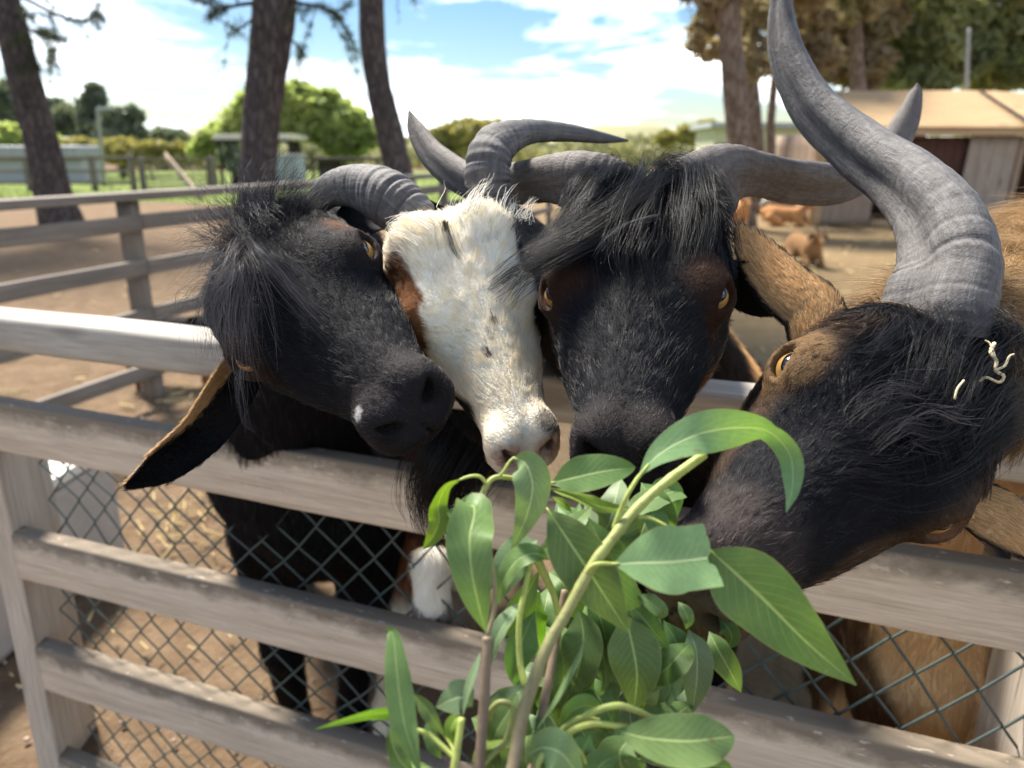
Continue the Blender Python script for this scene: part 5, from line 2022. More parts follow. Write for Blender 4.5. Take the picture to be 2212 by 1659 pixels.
def col3(q, p, n):
    hd = is_head(q)
    c = tile(BLACK, q)
    jit = vnoise(p, 70, 6) * .008
    ed = np.linalg.norm((np.abs(q) * V3(1, 0, 1) + q * V3(0, 1, 0)) - EYE, axis=1)
    c = mixc(c, BROWN * .42, (1 - sstep(ed + jit, .020, .042)) * .85)
    c = mixc(c, BROWN * 1.1, (1 - sstep(np.linalg.norm(q - V3(-.060, -.03, -.024), axis=1), .010, .024)) * .8)
    c = mixc(c, RUST, sstep(-q[:, 1] + jit, .088, .105) * sstep(q[:, 2], -.06, -.02) * (1 - sstep(q[:, 2], .10, .13)))
    c = mixc(c, (.020, .016, .016), sstep(q[:, 2], .12, .16))
    nd = np.linalg.norm((np.abs(q) * V3(1, 0, 1) + q * V3(0, 1, 0)) - V3(.0205, -.0365, .176), axis=1)
    c = mixc(c, (.004, .004, .004), 1 - sstep(nd, .006, .011))
    b = tile(BLACK, q)
    b = mixc(b, TAN, sstep(p[:, 0] + .6 * (p[:, 2] - .85) + vnoise(p, 22, 8) * .02, .395, .425) * sstep(p[:, 2], .78, .82))
    return c * hd[:, None] + b * (1 - hd[:, None])


def flow3(q, p, n):
    fore = sstep(-.012 - q[:, 2] + .012 * vnoise(q, 40, 5), .0, .03) * sstep(q[:, 1], -.05, -.02)
    up = np.stack([q[:, 0] * 13, np.where(q[:, 1] < -.06, -.55, 0), np.full(len(q), -1.0)], 1)
    dn = np.stack([q[:, 0] * 9 - .25, np.zeros(len(q)), np.full(len(q), 1.0)], 1)
    loc = up * (1 - fore[:, None]) + dn * fore[:, None]
    fh = loc @ H3['R'].T
    fb = np.tile(np.array([.6, .3, -1.0]), (len(p), 1))
    wgt = is_head(q)[:, None]
    return fh * wgt + fb * (1 - wgt)


g3 = make_goat('goat', 'black goat facing straight ahead with long dark fringe and two wide spreading horns', H3, c3, n3, col3,
               flow3,
               lambda q, p, n: np.where(is_head(q) > .5, 0.0095 + .016 * sstep(-q[:, 2], .015, .06) * sstep(q[:, 1], -.05, -.02) - .005 * sstep(q[:, 2], .1, .15), .025),
               lambda q, p, n: .20 + .12 * sstep(-q[:, 2], .0, .08),
               lambda q, p, n: vis_dens(n, p) * (.35 + .65 * is_head(q)),
               140000, 303, GG, hair_r=.00016, bumps=.002)
horn(g3, [(1440, 460, .67, 150), (1478, 425, .665, 180), (1530, 395, .665, 178), (1580, 372, .68, 130), (1640, 372, .72, 104), (1720, 388, .775, 108), (1820, 388, .83, 98), (1900, 342, .865, 82), (1950, 270, .89, 62), (1976, 205, .90, 32), (1981, 182, .90, 6)], .62, .03, 26, 'horn_dark', 5, .16, 2.05)
horn(g3, [(1345, 450, .67, 150), (1312, 410, .668, 170), (1255, 388, .672, 150), (1190, 382, .70, 112), (1110, 392, .75, 100), (1020, 388, .81, 84), (945, 340, .85, 68), (902, 282, .87, 44), (884, 240, .875, 7)], .62, .03, 26, 'horn_dark', 6, .16, 1.1)
# forelock swept over the brow
F3 = .56
locks(g3, [
    dict(r=[(1440, 395, .640), (1400, 420, .610), (1330, 470, .590), (1230, 530, .582), (1140, 570, .582), (1060, 625, .585)], n=627, w=(0.0090, 0.0049), s=41, c=DK * 1.25, f=.003, t=.3),
    dict(r=[(1420, 420, .635), (1370, 450, .600), (1290, 500, .585), (1190, 550, .578), (1120, 600, .580), (1085, 650, .583)], n=323, w=(0.0090, 0.0067), s=42, c=DK * 1.25, f=.005, t=.4),
    dict(r=[(1330, 390, .655), (1290, 420, .62), (1250, 470, .605), (1210, 520, .60), (1160, 560, .60)], n=380, w=(0.0070, 0.0060), s=43, c=DK * 1.3, f=.004, t=.3),
    dict(r=[(1400, 400, .645), (1380, 440, .605), (1350, 490, .585), (1330, 540, .572), (1320, 580, .567)], n=418, w=(0.0100, 0.0090), s=44, c=DK * 1.2, f=.004, t=.3),
    dict(r=[(1450, 390, .645), (1450, 430, .605), (1440, 490, .583), (1430, 550, .570), (1420, 600, .562)], n=418, w=(0.0100, 0.0090), s=45, c=DK * 1.2, f=.004, t=.3),
    dict(r=[(1490, 385, .65), (1500, 430, .61), (1510, 490, .59), (1500, 550, .578), (1490, 600, .570)], n=380, w=(0.0090, 0.0080), s=46, c=DK * 1.2, f=.004, t=.3),
    dict(r=[(1500, 380, .655), (1540, 420, .625), (1570, 470, .61), (1580, 520, .605), (1590, 560, .603)], n=228, w=(0.0080, 0.0060), s=47, c=DK * 1.2, f=.004, t=.35),
    dict(r=[(1380, 400, .655), (1385, 380, .65), (1388, 362, .652), (1392, 345, .655), (1400, 318, .66)], n=133, w=(0.0040, 0.0040), s=48, c=DK, f=.004, t=.5),
    dict(r=[(1440, 400, .655), (1445, 378, .648), (1455, 365, .640), (1480, 365, .632), (1500, 385, .625)], n=570, w=(0.0080, 0.0070), s=49, c=DK * 1.1, f=.004, t=.3),
    dict(r=[(1350, 410, .655), (1350, 390, .645), (1340, 380, .636), (1320, 388, .628), (1300, 410, .62)], n=570, w=(0.0080, 0.0070), s=50, c=DK * 1.1, f=.004, t=.3),
    dict(r=[(1300, 420, .65), (1290, 400, .64), (1275, 410, .63), (1260, 440, .622), (1250, 480, .615)], n=418, w=(0.0070, 0.0060), s=53, c=DK * 1.1, f=.004, t=.3),
    dict(r=[(1520, 400, .65), (1535, 395, .64), (1550, 420, .63), (1560, 450, .622), (1565, 490, .615)], n=418, w=(0.0060, 0.0060), s=54, c=DK * 1.1, f=.004, t=.3),
    dict(r=[(1430, 470, .600), (1400, 475, .580), (1350, 490, .575), (1310, 520, .572), (1290, 560, .572)], n=26, w=(0.0030, 0.0045), s=51, c=LG * 2.2, f=.003, t=.3),
    dict(r=[(1380, 520, .580), (1360, 560, .568), (1370, 620, .560), (1380, 700, .545), (1385, 760, .53)], n=114, w=(0.0100, 0.0110), s=52, c=DK * 1.2, f=.003, t=.3),
], 'forelock', .00014)
R3 = H3['R']
ear(g3, [from_head(H3, [(.055, -.055, -.075)])[0], P(1600, 600, .655), P(1650, 620, .665), P(1700, 640, .675), P(1745, 668, .69), P(1775, 690, .70)],
    [.03, .046, .050, .042, .024, .005], nrm(CAM - P(1650, 620, .66)) + np.array([-.1, 0, -.5]), BLACK * .8, BROWN, 31, 3500, .5)
ear(g3, [from_head(H3, [(-.055, -.055, -.075)])[0], P(1165, 560, .74), P(1120, 590, .78), P(1080, 620, .80), P(1040, 640, .82)],
    [.03, .050, .048, .03, .006], nrm(CAM - P(1100, 620, .75)) + np.array([.1, 0, -.5]), BLACK * .8, BROWN, 32, 0)
for q_ in f3: hoof(g3, q_, h3, 1.0, 'hoof_dark')

# 4 ---------------------------------------------------------------- goat reaching in from the right
o4 = V3(.66, 1.10, 0)
h4 = nrm(V3(-.45, -.55, 0))
c4, f4 = goat_body(o4, h4, 1.05, front=[V3(.56, 1.02, 0), V3(.70, 1.0, 0)])
a4 = from_head(H4, [(0, -.066, -.075)])[0]
th4 = from_head(H4, [(.0, -.112, -.03)])[0]
n4 = [(a4, V3(.60, .82, 1.09), .066, .085, .06), (V3(.60, .82, 1.09), V3(.64, 1.0, .90), .085, .11, .06),
      (th4, V3(.56, .80, 1.07), .045, .07, .05), (V3(.60, .95, 1.02), P(1960, 1290, 1.07), .06, .066, .05),
      (P(1960, 1290, 1.07), P(1968, 1480, 1.11), .066, .078, .04), (P(1968, 1480, 1.11), P(1975, 1720, 1.22), .078, .072, .04),
      (P(2275, 640, .84), P(2370, 720, .95), .075, .10, .06)]


def col4(q, p, n):
    hd = is_head(q)
    c = tile(BLACK * 1.05, q)
    jit = vnoise(p, 70, 6) * .008
    ed = np.linalg.norm((np.abs(q) * V3(1, 0, 1) + q * V3(0, 1, 0)) - EYE, axis=1)
    side = sstep(np.abs(q[:, 0]) + jit + np.clip(-q[:, 1] - .02, 0, .03), .044, .062)
    c = mixc(c, (.085, .050, .026), side * sstep(q[:, 2], -.09, -.05) * (1 - sstep(q[:, 2], .09, .12)) * .5)
    c = mixc(c, (.045, .036, .034), sstep(q[:, 2] + jit, .085, .12) * (1 - sstep(q[:, 2], .165, .185)) * .85)
    c = mixc(c, (.20, .12, .055), (1 - sstep(np.abs(ed - .021), .003, .008)) * .5 * (q[:, 0] < 0))
    c = mixc(c, TAN * .9, sstep(-q[:, 1] + jit, .072, .092) * (1 - sstep(q[:, 2], .08, .12)) * hd)
    c = mixc(c, (.30, .14, .07), (1 - sstep(ed, .017, .023)) * .5 * (q[:, 0] > 0))
    b = mixc(tile(TAN, q), BLACK, np.clip(sstep(p[:, 0] - vnoise(p, 25, 5) * .02, .66, .72), 0, 1) * (1 - sstep(p[:, 2], .85, .95)))
    b = b * (1 - .5 * sstep(p[:, 2], .90, .98))[:, None]  # upper neck and back darkened in colour to offset the sun there
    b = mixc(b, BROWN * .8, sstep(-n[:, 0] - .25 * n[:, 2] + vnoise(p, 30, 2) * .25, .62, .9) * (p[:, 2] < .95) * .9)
    return c * hd[:, None] + b * (1 - hd[:, None])


def flow4(q, p, n):
    # forehead hair falls forward over the face in loose curls; the rest lies as on the others
    fore = sstep(.06 - q[:, 2], .0, .05) * sstep(q[:, 1], -.04, -.015)
    up = np.stack([q[:, 0] * 12, np.where(q[:, 1] < -.06, -.5, 0), np.full(len(q), -1.0)], 1)
    curl = vnoise(q, 28, 77) * 1.1
    dn = np.stack([q[:, 0] * 10 + curl, np.zeros(len(q)), np.full(len(q), .9)], 1)
    loc = up * (1 - fore[:, None]) + dn * fore[:, None]
    fh = loc @ H4['R'].T
    fb = np.tile(np.array([0, 0, -1.0]), (len(p), 1))
    wgt = is_head(q)[:, None]
    return fh * wgt + fb * (1 - wgt)


def len4(q, p, n):
    fore = sstep(.03 - q[:, 2], .0, .05) * sstep(q[:, 1], -.04, -.015)
    return np.where(is_head(q) > .5, .0075 + .014 * fore - .002 * sstep(q[:, 2], .1, .15), .016 + .03 * sstep(p[:, 2], 1.0, 1.1))


g4 = make_goat('goat', 'dark goat with a huge twisted horn and tan ears reaching in from the right', H4, c4, n4, col4, flow4, len4,
               lambda q, p, n: .13 + .05 * sstep(-q[:, 2], .0, .08) + .4 * sstep(p[:, 2], 1.02, 1.1) * (1 - is_head(q)),
               lambda q, p, n: vis_dens(n, p) * (.45 + .55 * is_head(q)),
               190000, 404, GG, clump=.75, hair_r=.00014, frizz=.06)
horn(g4, [(2035, 735, .575, 270), (2043, 660, .575, 262), (2060, 570, .585, 240), (2035, 470, .61, 205), (1965, 388, .65, 165), (1860, 312, .70, 140), (1762, 225, .735, 118), (1705, 115, .75, 88), (1690, 5, .75, 52), (1692, -70, .74, 12)], .72, .012, 22, 'horn', 8, .20, 1.25, 130, 40, groove=((.125, .05, .006), (.17, .018, .006), (.24, .02, .008), (.31, .015, .007)))
horn(g4, [from_px for from_px in [(2215, 900, .62, 250), (2330, 860, .64, 240), (2450, 780, .68, 200), (2540, 640, .74, 150), (2560, 480, .80, 110), (2520, 340, .84, 60), (2480, 280, .86, 10)]], .72, .012, 22, 'horn', 9, .2, .5)
ear(g4, [from_head(H4, [(-.058, -.06, -.06)])[0], P(1765, 668, .60), P(1700, 610, .615), P(1645, 550, .63), P(1612, 510, .638), P(1597, 484, .642)],
    [.042, .049, .046, .036, .021, .005], nrm(nrm(CAM - P(1700, 600, .62)) + np.array([.15, 0, .45])), TAN, BLACK, 41, 9000, -.4, .84)
ear(g4, [P(2068, 1070, .60), P(2120, 1085, .60), P(2190, 1115, .60), P(2260, 1165, .60), P(2300, 1200, .60)],
    [.032, .05, .056, .04, .008], nrm(np.array([.1, -.6, .7])), TAN, BLACK, 42, 5000, -.4, .85)
locks(g4, [
    dict(r=[(2130, 720, .56), (2150, 700, .545), (2180, 730, .53), (2190, 800, .525), (2170, 860, .525)], n=342, w=(.010, .008), s=61, c=DK, f=.0025, t=.3),
    dict(r=[(2060, 700, .56), (2040, 700, .54), (2010, 740, .515), (1990, 800, .50), (1975, 860, .49)], n=433, w=(.016, .014), s=62, c=DK * 1.2, f=.0025, t=.35),
    dict(r=[(2110, 760, .55), (2090, 770, .525), (2050, 800, .505), (2010, 860, .49), (1960, 900, .478)], n=433, w=(.014, .012), s=63, c=DK * 1.2, f=.0025, t=.35),
    dict(r=[(2160, 840, .54), (2130, 850, .515), (2090, 880, .50), (2040, 940, .485), (1990, 960, .475)], n=410, w=(.014, .012), s=64, c=DK * 1.2, f=.0025, t=.35),
    dict(r=[(2170, 900, .53), (2140, 920, .51), (2090, 960, .495), (2040, 1000, .485), (1970, 1030, .475)], n=364, w=(.014, .012), s=65, c=DK * 1.2, f=.0025, t=.35),
    dict(r=[(1990, 800, .52), (1960, 830, .50), (1920, 870, .485), (1880, 890, .475), (1830, 890, .47)], n=296, w=(.014, .012), s=66, c=DK * 1.4, f=.0025, t=.35),
    dict(r=[(2000, 900, .50), (1970, 900, .485), (1930, 890, .475), (1890, 910, .468), (1850, 940, .465)], n=228, w=(.012, .010), s=67, c=LG * .9, f=.0025, t=.35),
    dict(r=[(2010, 960, .50), (1970, 990, .485), (1910, 1010, .47), (1850, 1000, .46), (1800, 1000, .455)], n=250, w=(.012, .010), s=68, c=DK * 1.5, f=.0025, t=.35),
    dict(r=[(2170, 640, .80), (2160, 600, .79), (2150, 560, .785), (2145, 520, .785), (2140, 485, .785)], n=182, w=(.03, .04), s=69, c=TAN * .9, f=.0025, t=.4),
    dict(r=[(2210, 600, .80), (2200, 560, .785), (2190, 520, .78), (2185, 490, .78), (2180, 470, .78)], n=228, w=(.03, .04), s=70, c=TAN * .9, f=.0025, t=.4),
    dict(r=[(2190, 660, .70), (2185, 640, .69), (2180, 610, .685), (2178, 590, .685), (2180, 560, .685)], n=125, w=(.02, .03), s=71, c=BROWN, f=.0025, t=.4),
], 'forelock', .00014)
for q_ in f4: hoof(g4, q_, h4, 1.0, 'hoof_dark')
# pale straw caught in its forelock
M['root'] = mat_plain('pale_dry_root', (.62, .52, .34), .7, .3, .25, 120)
tw = thing('straw_wisp', 'pale twisted straw wisp caught in the forelock of the right goat', 'straw', P(2160, 770, .50))
mb = MB()
for rows, r0 in (([(2148, 742, .515), (2140, 760, .505), (2152, 780, .502), (2150, 800, .50), (2168, 812, .50), (2158, 826, .50), (2130, 815, .50), (2116, 824, .50)], .0014),
                 ([(2150, 800, .50), (2170, 790, .50), (2180, 770, .502), (2190, 765, .504)], .0010), ([(2152, 780, .502), (2140, 745, .508), (2128, 735, .51)], .0009)):
    add_tube(mb, catmull([P(*q_) for q_ in rows], 30), np.linspace(r0, r0 * .6, 30), 6)
wlink('stalk', mb.mesh('stalk'), M['root'], tw)
mb = MB()
add_tube(mb, catmull([P(2062, 862, .48), P(2068, 840, .482), P(2082, 822, .486)], 12), .0008, 6)
wlink('stalk', mb.mesh('stalk'), M['root'], tw)

# 5 ---------------------------------------------------------------- goats further back
def simple_goat(label, o, h, s, colour, lying, seed, head_up=.80, horns=True, group='goats in the sunny yard', hc=.03, nh=0, look=None):
    o = np.array([o[0], o[1], 0.])
    h = nrm(np.array([h[0], h[1], 0.]))
    sd = np.array([-h[1], h[0], 0])
    look = h if look is None else nrm(np.array(look, float))
    zh = (head_up - (.28 if lying else 0)) * s
    hp_ = o + h * .30 * s + np.array([0, 0, zh])
    z = nrm(look * .85 + np.array([0, 0, -.55]))
    x = nrm(np.cross(np.array([0, 0, 1.0]), z))
    x = -x if False else x
    y = np.cross(z, x)
    if y[2] < 0: x, y = -x, -y
    R = np.stack([x, y, z], 1)
    H = dict(R=R, o=hp_, s=s * .95, ls=1.0, mid=hp_, N=hp_, t=1)
    caps, hv = goat_body(o, h, s, lying=lying)
    dz = -.30 if lying else 0
    nk = [(from_head(H, [(0, -.065, -.07)])[0], o + h * .06 * s + np.array([0, 0, (.62 + dz) * s]), .06 * s, .12 * s, .06)]
    g = make_goat('goat', label, H, caps, nk, colour, lambda q, p, n: np.tile(np.array([0, 0, -1.0]), (len(p), 1)) - h * .6, lambda q, p, n: np.full(len(q), .02 * s),
                  lambda q, p, n: np.full(len(q), .3), lambda q, p, n: vis_dens(n, p), nh, seed, group, hf=.010 * s, hc=hc * s, base=o, hair_r=.0004)
    if horns:
        for k in (-1, 1):
            pts = from_head(H, [(k * .03, .0, -.05), (k * .05, .05, -.09), (k * .09, .07, -.14), (k * .15, .05, -.18)])
            mb_ = MB()
            add_tube(mb_, catmull(pts, 14), np.linspace(.022, .006, 14) * s, 8)
            wlink('horn', mb_.mesh('horn'), M['horn_dark'], g)
    for k in (-1, 1):
        ear(g, from_head(H, [(k * .055, -.05, -.05), (k * .10, -.06, -.06), (k * .15, -.10, -.05), (k * .17, -.14, -.03)]), np.array([.03, .055, .045, .006]) * s, R @ np.array([.2 * k, .7, .6]), BROWN, colour(np.array([[0, -.2, -.3]]), np.array([o + [0, 0, .5]]), np.array([[0, 0, 1.]]))[0], seed + k, 0)
    for q_ in hv: hoof(g, q_, h, s, 'hoof_dark')
    return g


def plain(c, low=None, z=0.0):
    def f(q, p, n):
        k = tile(c, q)
        if low is not None: k = mixc(k, low, 1 - sstep(p[:, 2], z, z + .05))
        return k
    return f


kp = G(352, 838)
simple_goat('small dark kid with rusty legs standing behind the top rail at the left', (kp[0] + .22, kp[1] + .05), (1, .1), .52, plain(BLACK * 1.2, RUST * .8, .17), False, 51, group='goats behind the fence', hc=.02)
simple_goat('black goat with its back low behind the rail under the right goat', (1.30, 1.16), (1, -.05), .96, plain(BLACK * 1.6, BROWN, .42), False, 52, group='goats behind the fence', hc=.016, nh=9000)
q_ = PY(1712, 452, 12.2)
simple_goat('tan goat lying in the sun left of the shed wall', (G(1716, 490)[0], G(1716, 490)[1]), (.9, -.4), .75, plain((.45, .22, .09)), True, 53, hc=.03)
simple_goat('pale grey goat lying down beside the reddish pine trunk', (G(1668, 478)[0], G(1668, 478)[1]), (-.8, -.4), .8, plain((.42, .40, .37)), True, 54, hc=.03)
simple_goat('light brown horned goat lying in the yard facing the fence', (G(1762, 580)[0], G(1762, 580)[1] + .2), (.05, -1), .72, plain((.30, .165, .075)), True, 55, hc=.026)
simple_goat('orange brown goat standing half hidden behind the dark ear near the pine', (G(1606, 505)[0] - .05, G(1606, 505)[1]), (.1, -1), .7, plain((.52, .27, .12)), False, 56, hc=.03)
# ------------------------------------------------------------------ cut leafy branches held up to the goats
def leaf_mat(name, c1, c2, rib, trans, rough=.42, blot=.35):
    k = NT(name)
    lu = k.n('Attribute', attribute_name='lu').outputs['Fac']
    lv = k.n('Attribute', attribute_name='lv').outputs['Fac']
    av = k.math('ABSOLUTE', lv)
    v = k.coord('Object', (1, 1, 1), rand=True)
    n1 = k.noise(v, 38, 6, .65, .4)
    n2 = k.noise(v, 420, 5, .7)
    c = k.mix(k.ramp(n1, [(.3, 0.0), (.7, 1.0)]), c1, c2)
    oi = k.n('ObjectInfo')
    hs = k.n('HueSaturation')
    k.l(k.math('ADD', k.math('MULTIPLY', oi.outputs['Random'], .03), .485), hs.inputs['Hue'])
    k.l(k.math('ADD', k.math('MULTIPLY', oi.outputs['Random'], .30), .84), hs.inputs['Value'])
    k.l(c, hs.inputs['Color'])
    c = hs.outputs[0]
    c = k.mix(k.ramp(n2, [(.35, .22), (.6, 0.0)]), c, tuple(x * .55 for x in c1))
    # side veins leave the midrib at a slant
    ph = k.math('SUBTRACT', k.math('MULTIPLY', lu, 13.0), k.math('MULTIPLY', av, 3.2))
    sv = k.math('ABSOLUTE', k.math('SUBTRACT', k.math('FRACT', ph), .5))
    vein = k.math('MULTIPLY', k.ramp(sv, [(.0, 1.0), (.055, 0.0)]), k.ramp(av, [(.0, .62), (.95, .12)]))
    c = k.mix(vein, c, rib)
    mid = k.ramp(k.math('ADD', av, k.math('MULTIPLY', lu, .012)), [(.030, .9), (.062, 0.0)])
    c = k.mix(mid, c, rib)
    c = k.mix(k.ramp(av, [(.93, 0.0), (.995, .45)]), c, (.30, .32, .12))
    sp = k.noise(v, 90, 3, .5)
    c = k.mix(k.ramp(sp, [(.735, 0.0), (.76, .55)]), c, (.32, .30, .17))
    sp2 = k.noise(v, 55, 2, .5)
    c = k.mix(k.ramp(sp2, [(.70, 0.0), (.74, .7)]), c, (.16, .105, .045))
    k.base(c, rough + .06, .26)
    k.bump(k.math('ADD', k.math('ADD', k.math('MULTIPLY', vein, -1.6), k.math('MULTIPLY', mid, -1.0)), k.math('MULTIPLY', n2, .35)), .35, .0007)
    tr = k.n('BsdfTranslucent')
    k.l(k.mix(1.0, c, (1.0, 1.15, .35), 'MULTIPLY'), tr.inputs['Color'])
    ms = k.n('MixShader')
    ms.inputs[0].default_value = trans
    k.l(k.b.outputs[0], ms.inputs[1])
    k.l(tr.outputs[0], ms.inputs[2])
    k.l(ms.outputs[0], k.out.inputs[0])
    return k.m


M['lf_pale'] = leaf_mat('pale_leaf', (.165, .265, .110), (.215, .325, .145), (.46, .56, .29), .25)
M['lf_mid'] = leaf_mat('mid_green_leaf', (.110, .195, .060), (.160, .255, .085), (.40, .50, .20), .28)
M['lf_dark'] = leaf_mat('deep_green_leaf', (.080, .15, .046), (.125, .215, .066), (.26, .35, .13), .25)
M['lf_lime'] = leaf_mat('lime_leaf', (.14, .25, .028), (.20, .33, .045), (.42, .50, .15), .40)
M['lf_grey'] = leaf_mat('grey_green_leaf', (.120, .190, .095), (.165, .245, .125), (.33, .40, .22), .2)


def stem_mat(name):
    k = NT(name)
    at = k.n('Attribute', attribute_name='stem_col')
    v = k.coord('Object', (120, 120, 120))
    n = k.noise(v, 1.6, 6, .7)
    n2 = k.noise(v, 14, 4, .6)
    c = k.mix(k.ramp(n, [(.42, 0.0), (.7, .45)]), at.outputs['Color'], (.10, .075, .045))
    c = k.mix(k.ramp(n2, [(.66, 0.0), (.74, .4)]), c, (.42, .38, .28))
    k.bump(n, .4, .001)
    return k.base(c, .5, .35)


M['stem'] = stem_mat('branch_bark')


def Z(x, y, d): return P(840.6 + .4935 * x, 840.6 + .4935 * y, d)


def zw(w_, d): return w_ * .4935 * d / VF


def stem(parent, rows, w0, w1, c0, c1, name='stem', n=44, seed=0, knots=()):
    path = catmull([Z(*q) for q in rows], n)
    d = np.interp(np.linspace(0, 1, n), np.linspace(0, 1, len(rows)), [q[2] for q in rows])
    rad = np.interp(np.linspace(0, 1, n), [0, 1], [w0, w1]) * .4935 * d / VF / 2
    rad = rad * (1 + .05 * vnoise(path, 160, seed))
    for kf in knots:
        rad = rad * (1 + .22 * np.exp(-((np.linspace(0, 1, n) - kf) / .012) ** 2))
    V, Q, Tt = tube(path, rad, 12)
    me = mesh_np(name, V, [Q, Tt])
    t = np.clip(np.append(np.repeat(np.linspace(0, 1, n), 12), [0, 1]), 0, 1)[:, None]
    add_color(me, 'stem_col', np.array(c0) * (1 - t) + np.array(c1) * t)
    return wlink(name, me, M['stem'], parent)


LIME, OLIVE, PURP, BRN = (.36, .43, .10), (.24, .27, .08), (.135, .095, .075), (.20, .145, .095)


def leaf(parent, rows, width, mat, tilt=0.0, fold=.12, wave=.05, wpos=.42, cut=None, petiole=None, seed=0, edge=.0, asym=0.0, pw=13, sharp=1.0):
    """rows: centreline (x, y, depth) from base to tip in close-up pixels; width: apparent full width there;
    tilt: turn of the blade about its midrib in degrees; cut: fraction of the length where it was bitten off"""
    n, m = 36, 15
    pts = np.array([Z(*q) for q in rows])
    path = catmull(pts, n)
    dm = np.interp(np.linspace(0, 1, n), np.linspace(0, 1, len(rows)), [q[2] for q in rows])
    T = nrm(np.gradient(path, axis=0))
    view = nrm(CAM - path)
    side = nrm(np.cross(T, view))
    front = np.cross(side, T)
    tl_ = RAD(tilt) if np.isscalar(tilt) else np.interp(np.linspace(0, 1, n), np.linspace(0, 1, len(tilt)), np.radians(tilt))
    tl_ = np.broadcast_to(tl_, (n,))[:, None]
    S = side * np.cos(tl_) + front * np.sin(tl_)
    Nn = -side * np.sin(tl_) + front * np.cos(tl_)
    u = np.linspace(0, 1, n)
    a_, b_ = wpos, 1 - wpos
    prof = np.where(u < a_, np.sin(np.clip(u / a_, 0, 1) * math.pi / 2) ** 1.15, np.cos(np.clip((u - a_) / b_, 0, 1) * math.pi / 2) ** (.95 * sharp))
    if cut is not None: prof = np.where(u < a_, prof, np.maximum(prof, .93))
    prof = np.maximum(prof, .02)
    hw = zw(width, 1.0) * dm / 2 * prof
    t = np.linspace(-1, 1, m)
    r = rng(seed + 50)
    ph = r.uniform(0, 6.28, 4)
    wv = wave * np.sin(u * 9 + ph[0])[:, None] * (t ** 2)[None] * np.sign(t)[None] + wave * .6 * np.sin(u * 15 + ph[1])[:, None] * (t ** 2)[None] + wave * .35 * np.sin(u * 27 + ph[2])[:, None] * np.abs(t)[None] ** 3
    V = path[:, None] + S[:, None] * ((t + asym * (1 - t ** 2))[None, :, None] * hw[:, None, None]) + Nn[:, None] * ((fold * np.abs(t) + wv) * hw[:, None])[..., None]
    if edge:                                         # fine teeth on the margin
        jag = edge * (np.mod(np.arange(n) * .5 + .25, 1) - .5)
        V[:, 0] -= S * (jag * hw)[:, None]
        V[:, -1] += S * (jag * hw)[:, None]
    if cut is not None:                              # ragged bitten end
        V[-1] = V[-1] + T[-1] * (zw(width, dm[-1]) * (cut * (.12 - .55 * np.exp(-((t - .06) / .13) ** 2) + .10 * t) + r.uniform(-.012, .012, m)))[:, None]
    me = mesh_np('leaf', V.reshape(-1, 3), grid_faces(n, m))
    for nm, vals in (('lu', np.repeat(u, m)), ('lv', np.tile(t, n))):
        a = me.attributes.new(nm, 'FLOAT', 'POINT')
        a.data.foreach_set('value', vals.astype(np.float32))
    o = wlink('leaf', me, M[mat], parent)
    if petiole:
        pr = petiole + [rows[0]]
        q = catmull([Z(*k_) for k_ in pr], 18)
        q = np.concatenate([q, path[1:4]])
        V2, Q2, T2 = tube(q, np.concatenate([np.linspace(pw, pw * .7, 18), [pw * .6, pw * .45, pw * .3]]) * .4935 * np.mean([k_[2] for k_ in pr]) / VF / 2, 8)
        m2 = mesh_np('petiole', V2, [Q2, T2])
        add_color(m2, 'stem_col', np.tile(LIME, (len(V2), 1)))
        wlink('petiole', m2, M['stem'], o)
    return o


BG = 'cut leafy branches held out to the goats'
bA = thing('leafy_branch', 'thick yellow green leafy branch with a broken tip held out to the goats', 'branch', Z(540, 1659, .34), 0, BG)
stem(bA, [(470, 1900, .325), (540, 1659, .340), (585, 1430, .350), (640, 1260, .357), (700, 1110, .363), (765, 1000, .367), (830, 880, .371), (895, 765, .375), (980, 650, .380), (1060, 550, .385), (1150, 460, .389), (1250, 380, .393), (1380, 285, .398)],
     60, 42, PURP, LIME, seed=1, knots=(.52, .62, .70, .78, .9))
# dry broken tip
k = NT('dry_stub')
k.base((.34, .27, .19), .8, .2)
M['stub'] = k.m
mb = MB()
add_tube(mb, catmull([Z(1360, 300, .397), Z(1395, 270, .399), Z(1420, 262, .400), Z(1434, 275, .401)], 8), np.array([26, 24, 20, 14, 10, 8, 6, 4]) * .4935 * .4 / VF / 2, 8)
wlink('broken_tip', mb.mesh('broken_tip'), M['stub'], bA)
# big leaf that rises and then curls over to the right
leaf(bA, [(1085, 392, .383), (1180, 285, .386), (1330, 205, .392), (1500, 170, .398), (1660, 185, .400), (1755, 290, .396), (1765, 430, .390), (1738, 540, .386)], 190, 'lf_pale', (18, 15, 10, -30, -62, -35, 5, 10), .10, .05, .36,
     petiole=[(985, 610, .383), (1010, 540, .382), (1045, 460, .381)], seed=1, pw=26)
leaf(bA, [(975, 766, .372), (1110, 752, .368), (1260, 745, .368), (1405, 728, .372)], 300, 'lf_pale', 8, .10, .05, .62, cut=.28, petiole=[(868, 805, .372), (890, 775, .370), (925, 764, .370)], seed=2, pw=24, asym=.05)
leaf(bA, [(1398, 700, .378), (1500, 790, .374), (1650, 930, .370), (1830, 1110, .368), (2045, 1296, .372)], 330, 'lf_mid', -12, .12, .04, .40, petiole=[(1085, 560, .386), (1140, 565, .384), (1230, 610, .382), (1320, 650, .380)], seed=3, pw=22, edge=.02)
leaf(bA, [(690, 520, .392), (770, 640, .384), (870, 790, .380), (960, 930, .380), (1048, 1066, .384)], 250, 'lf_mid', -14, .12, .05, .42, petiole=[(850, 850, .380), (740, 640, .392), (700, 560, .394)], seed=4, pw=10)
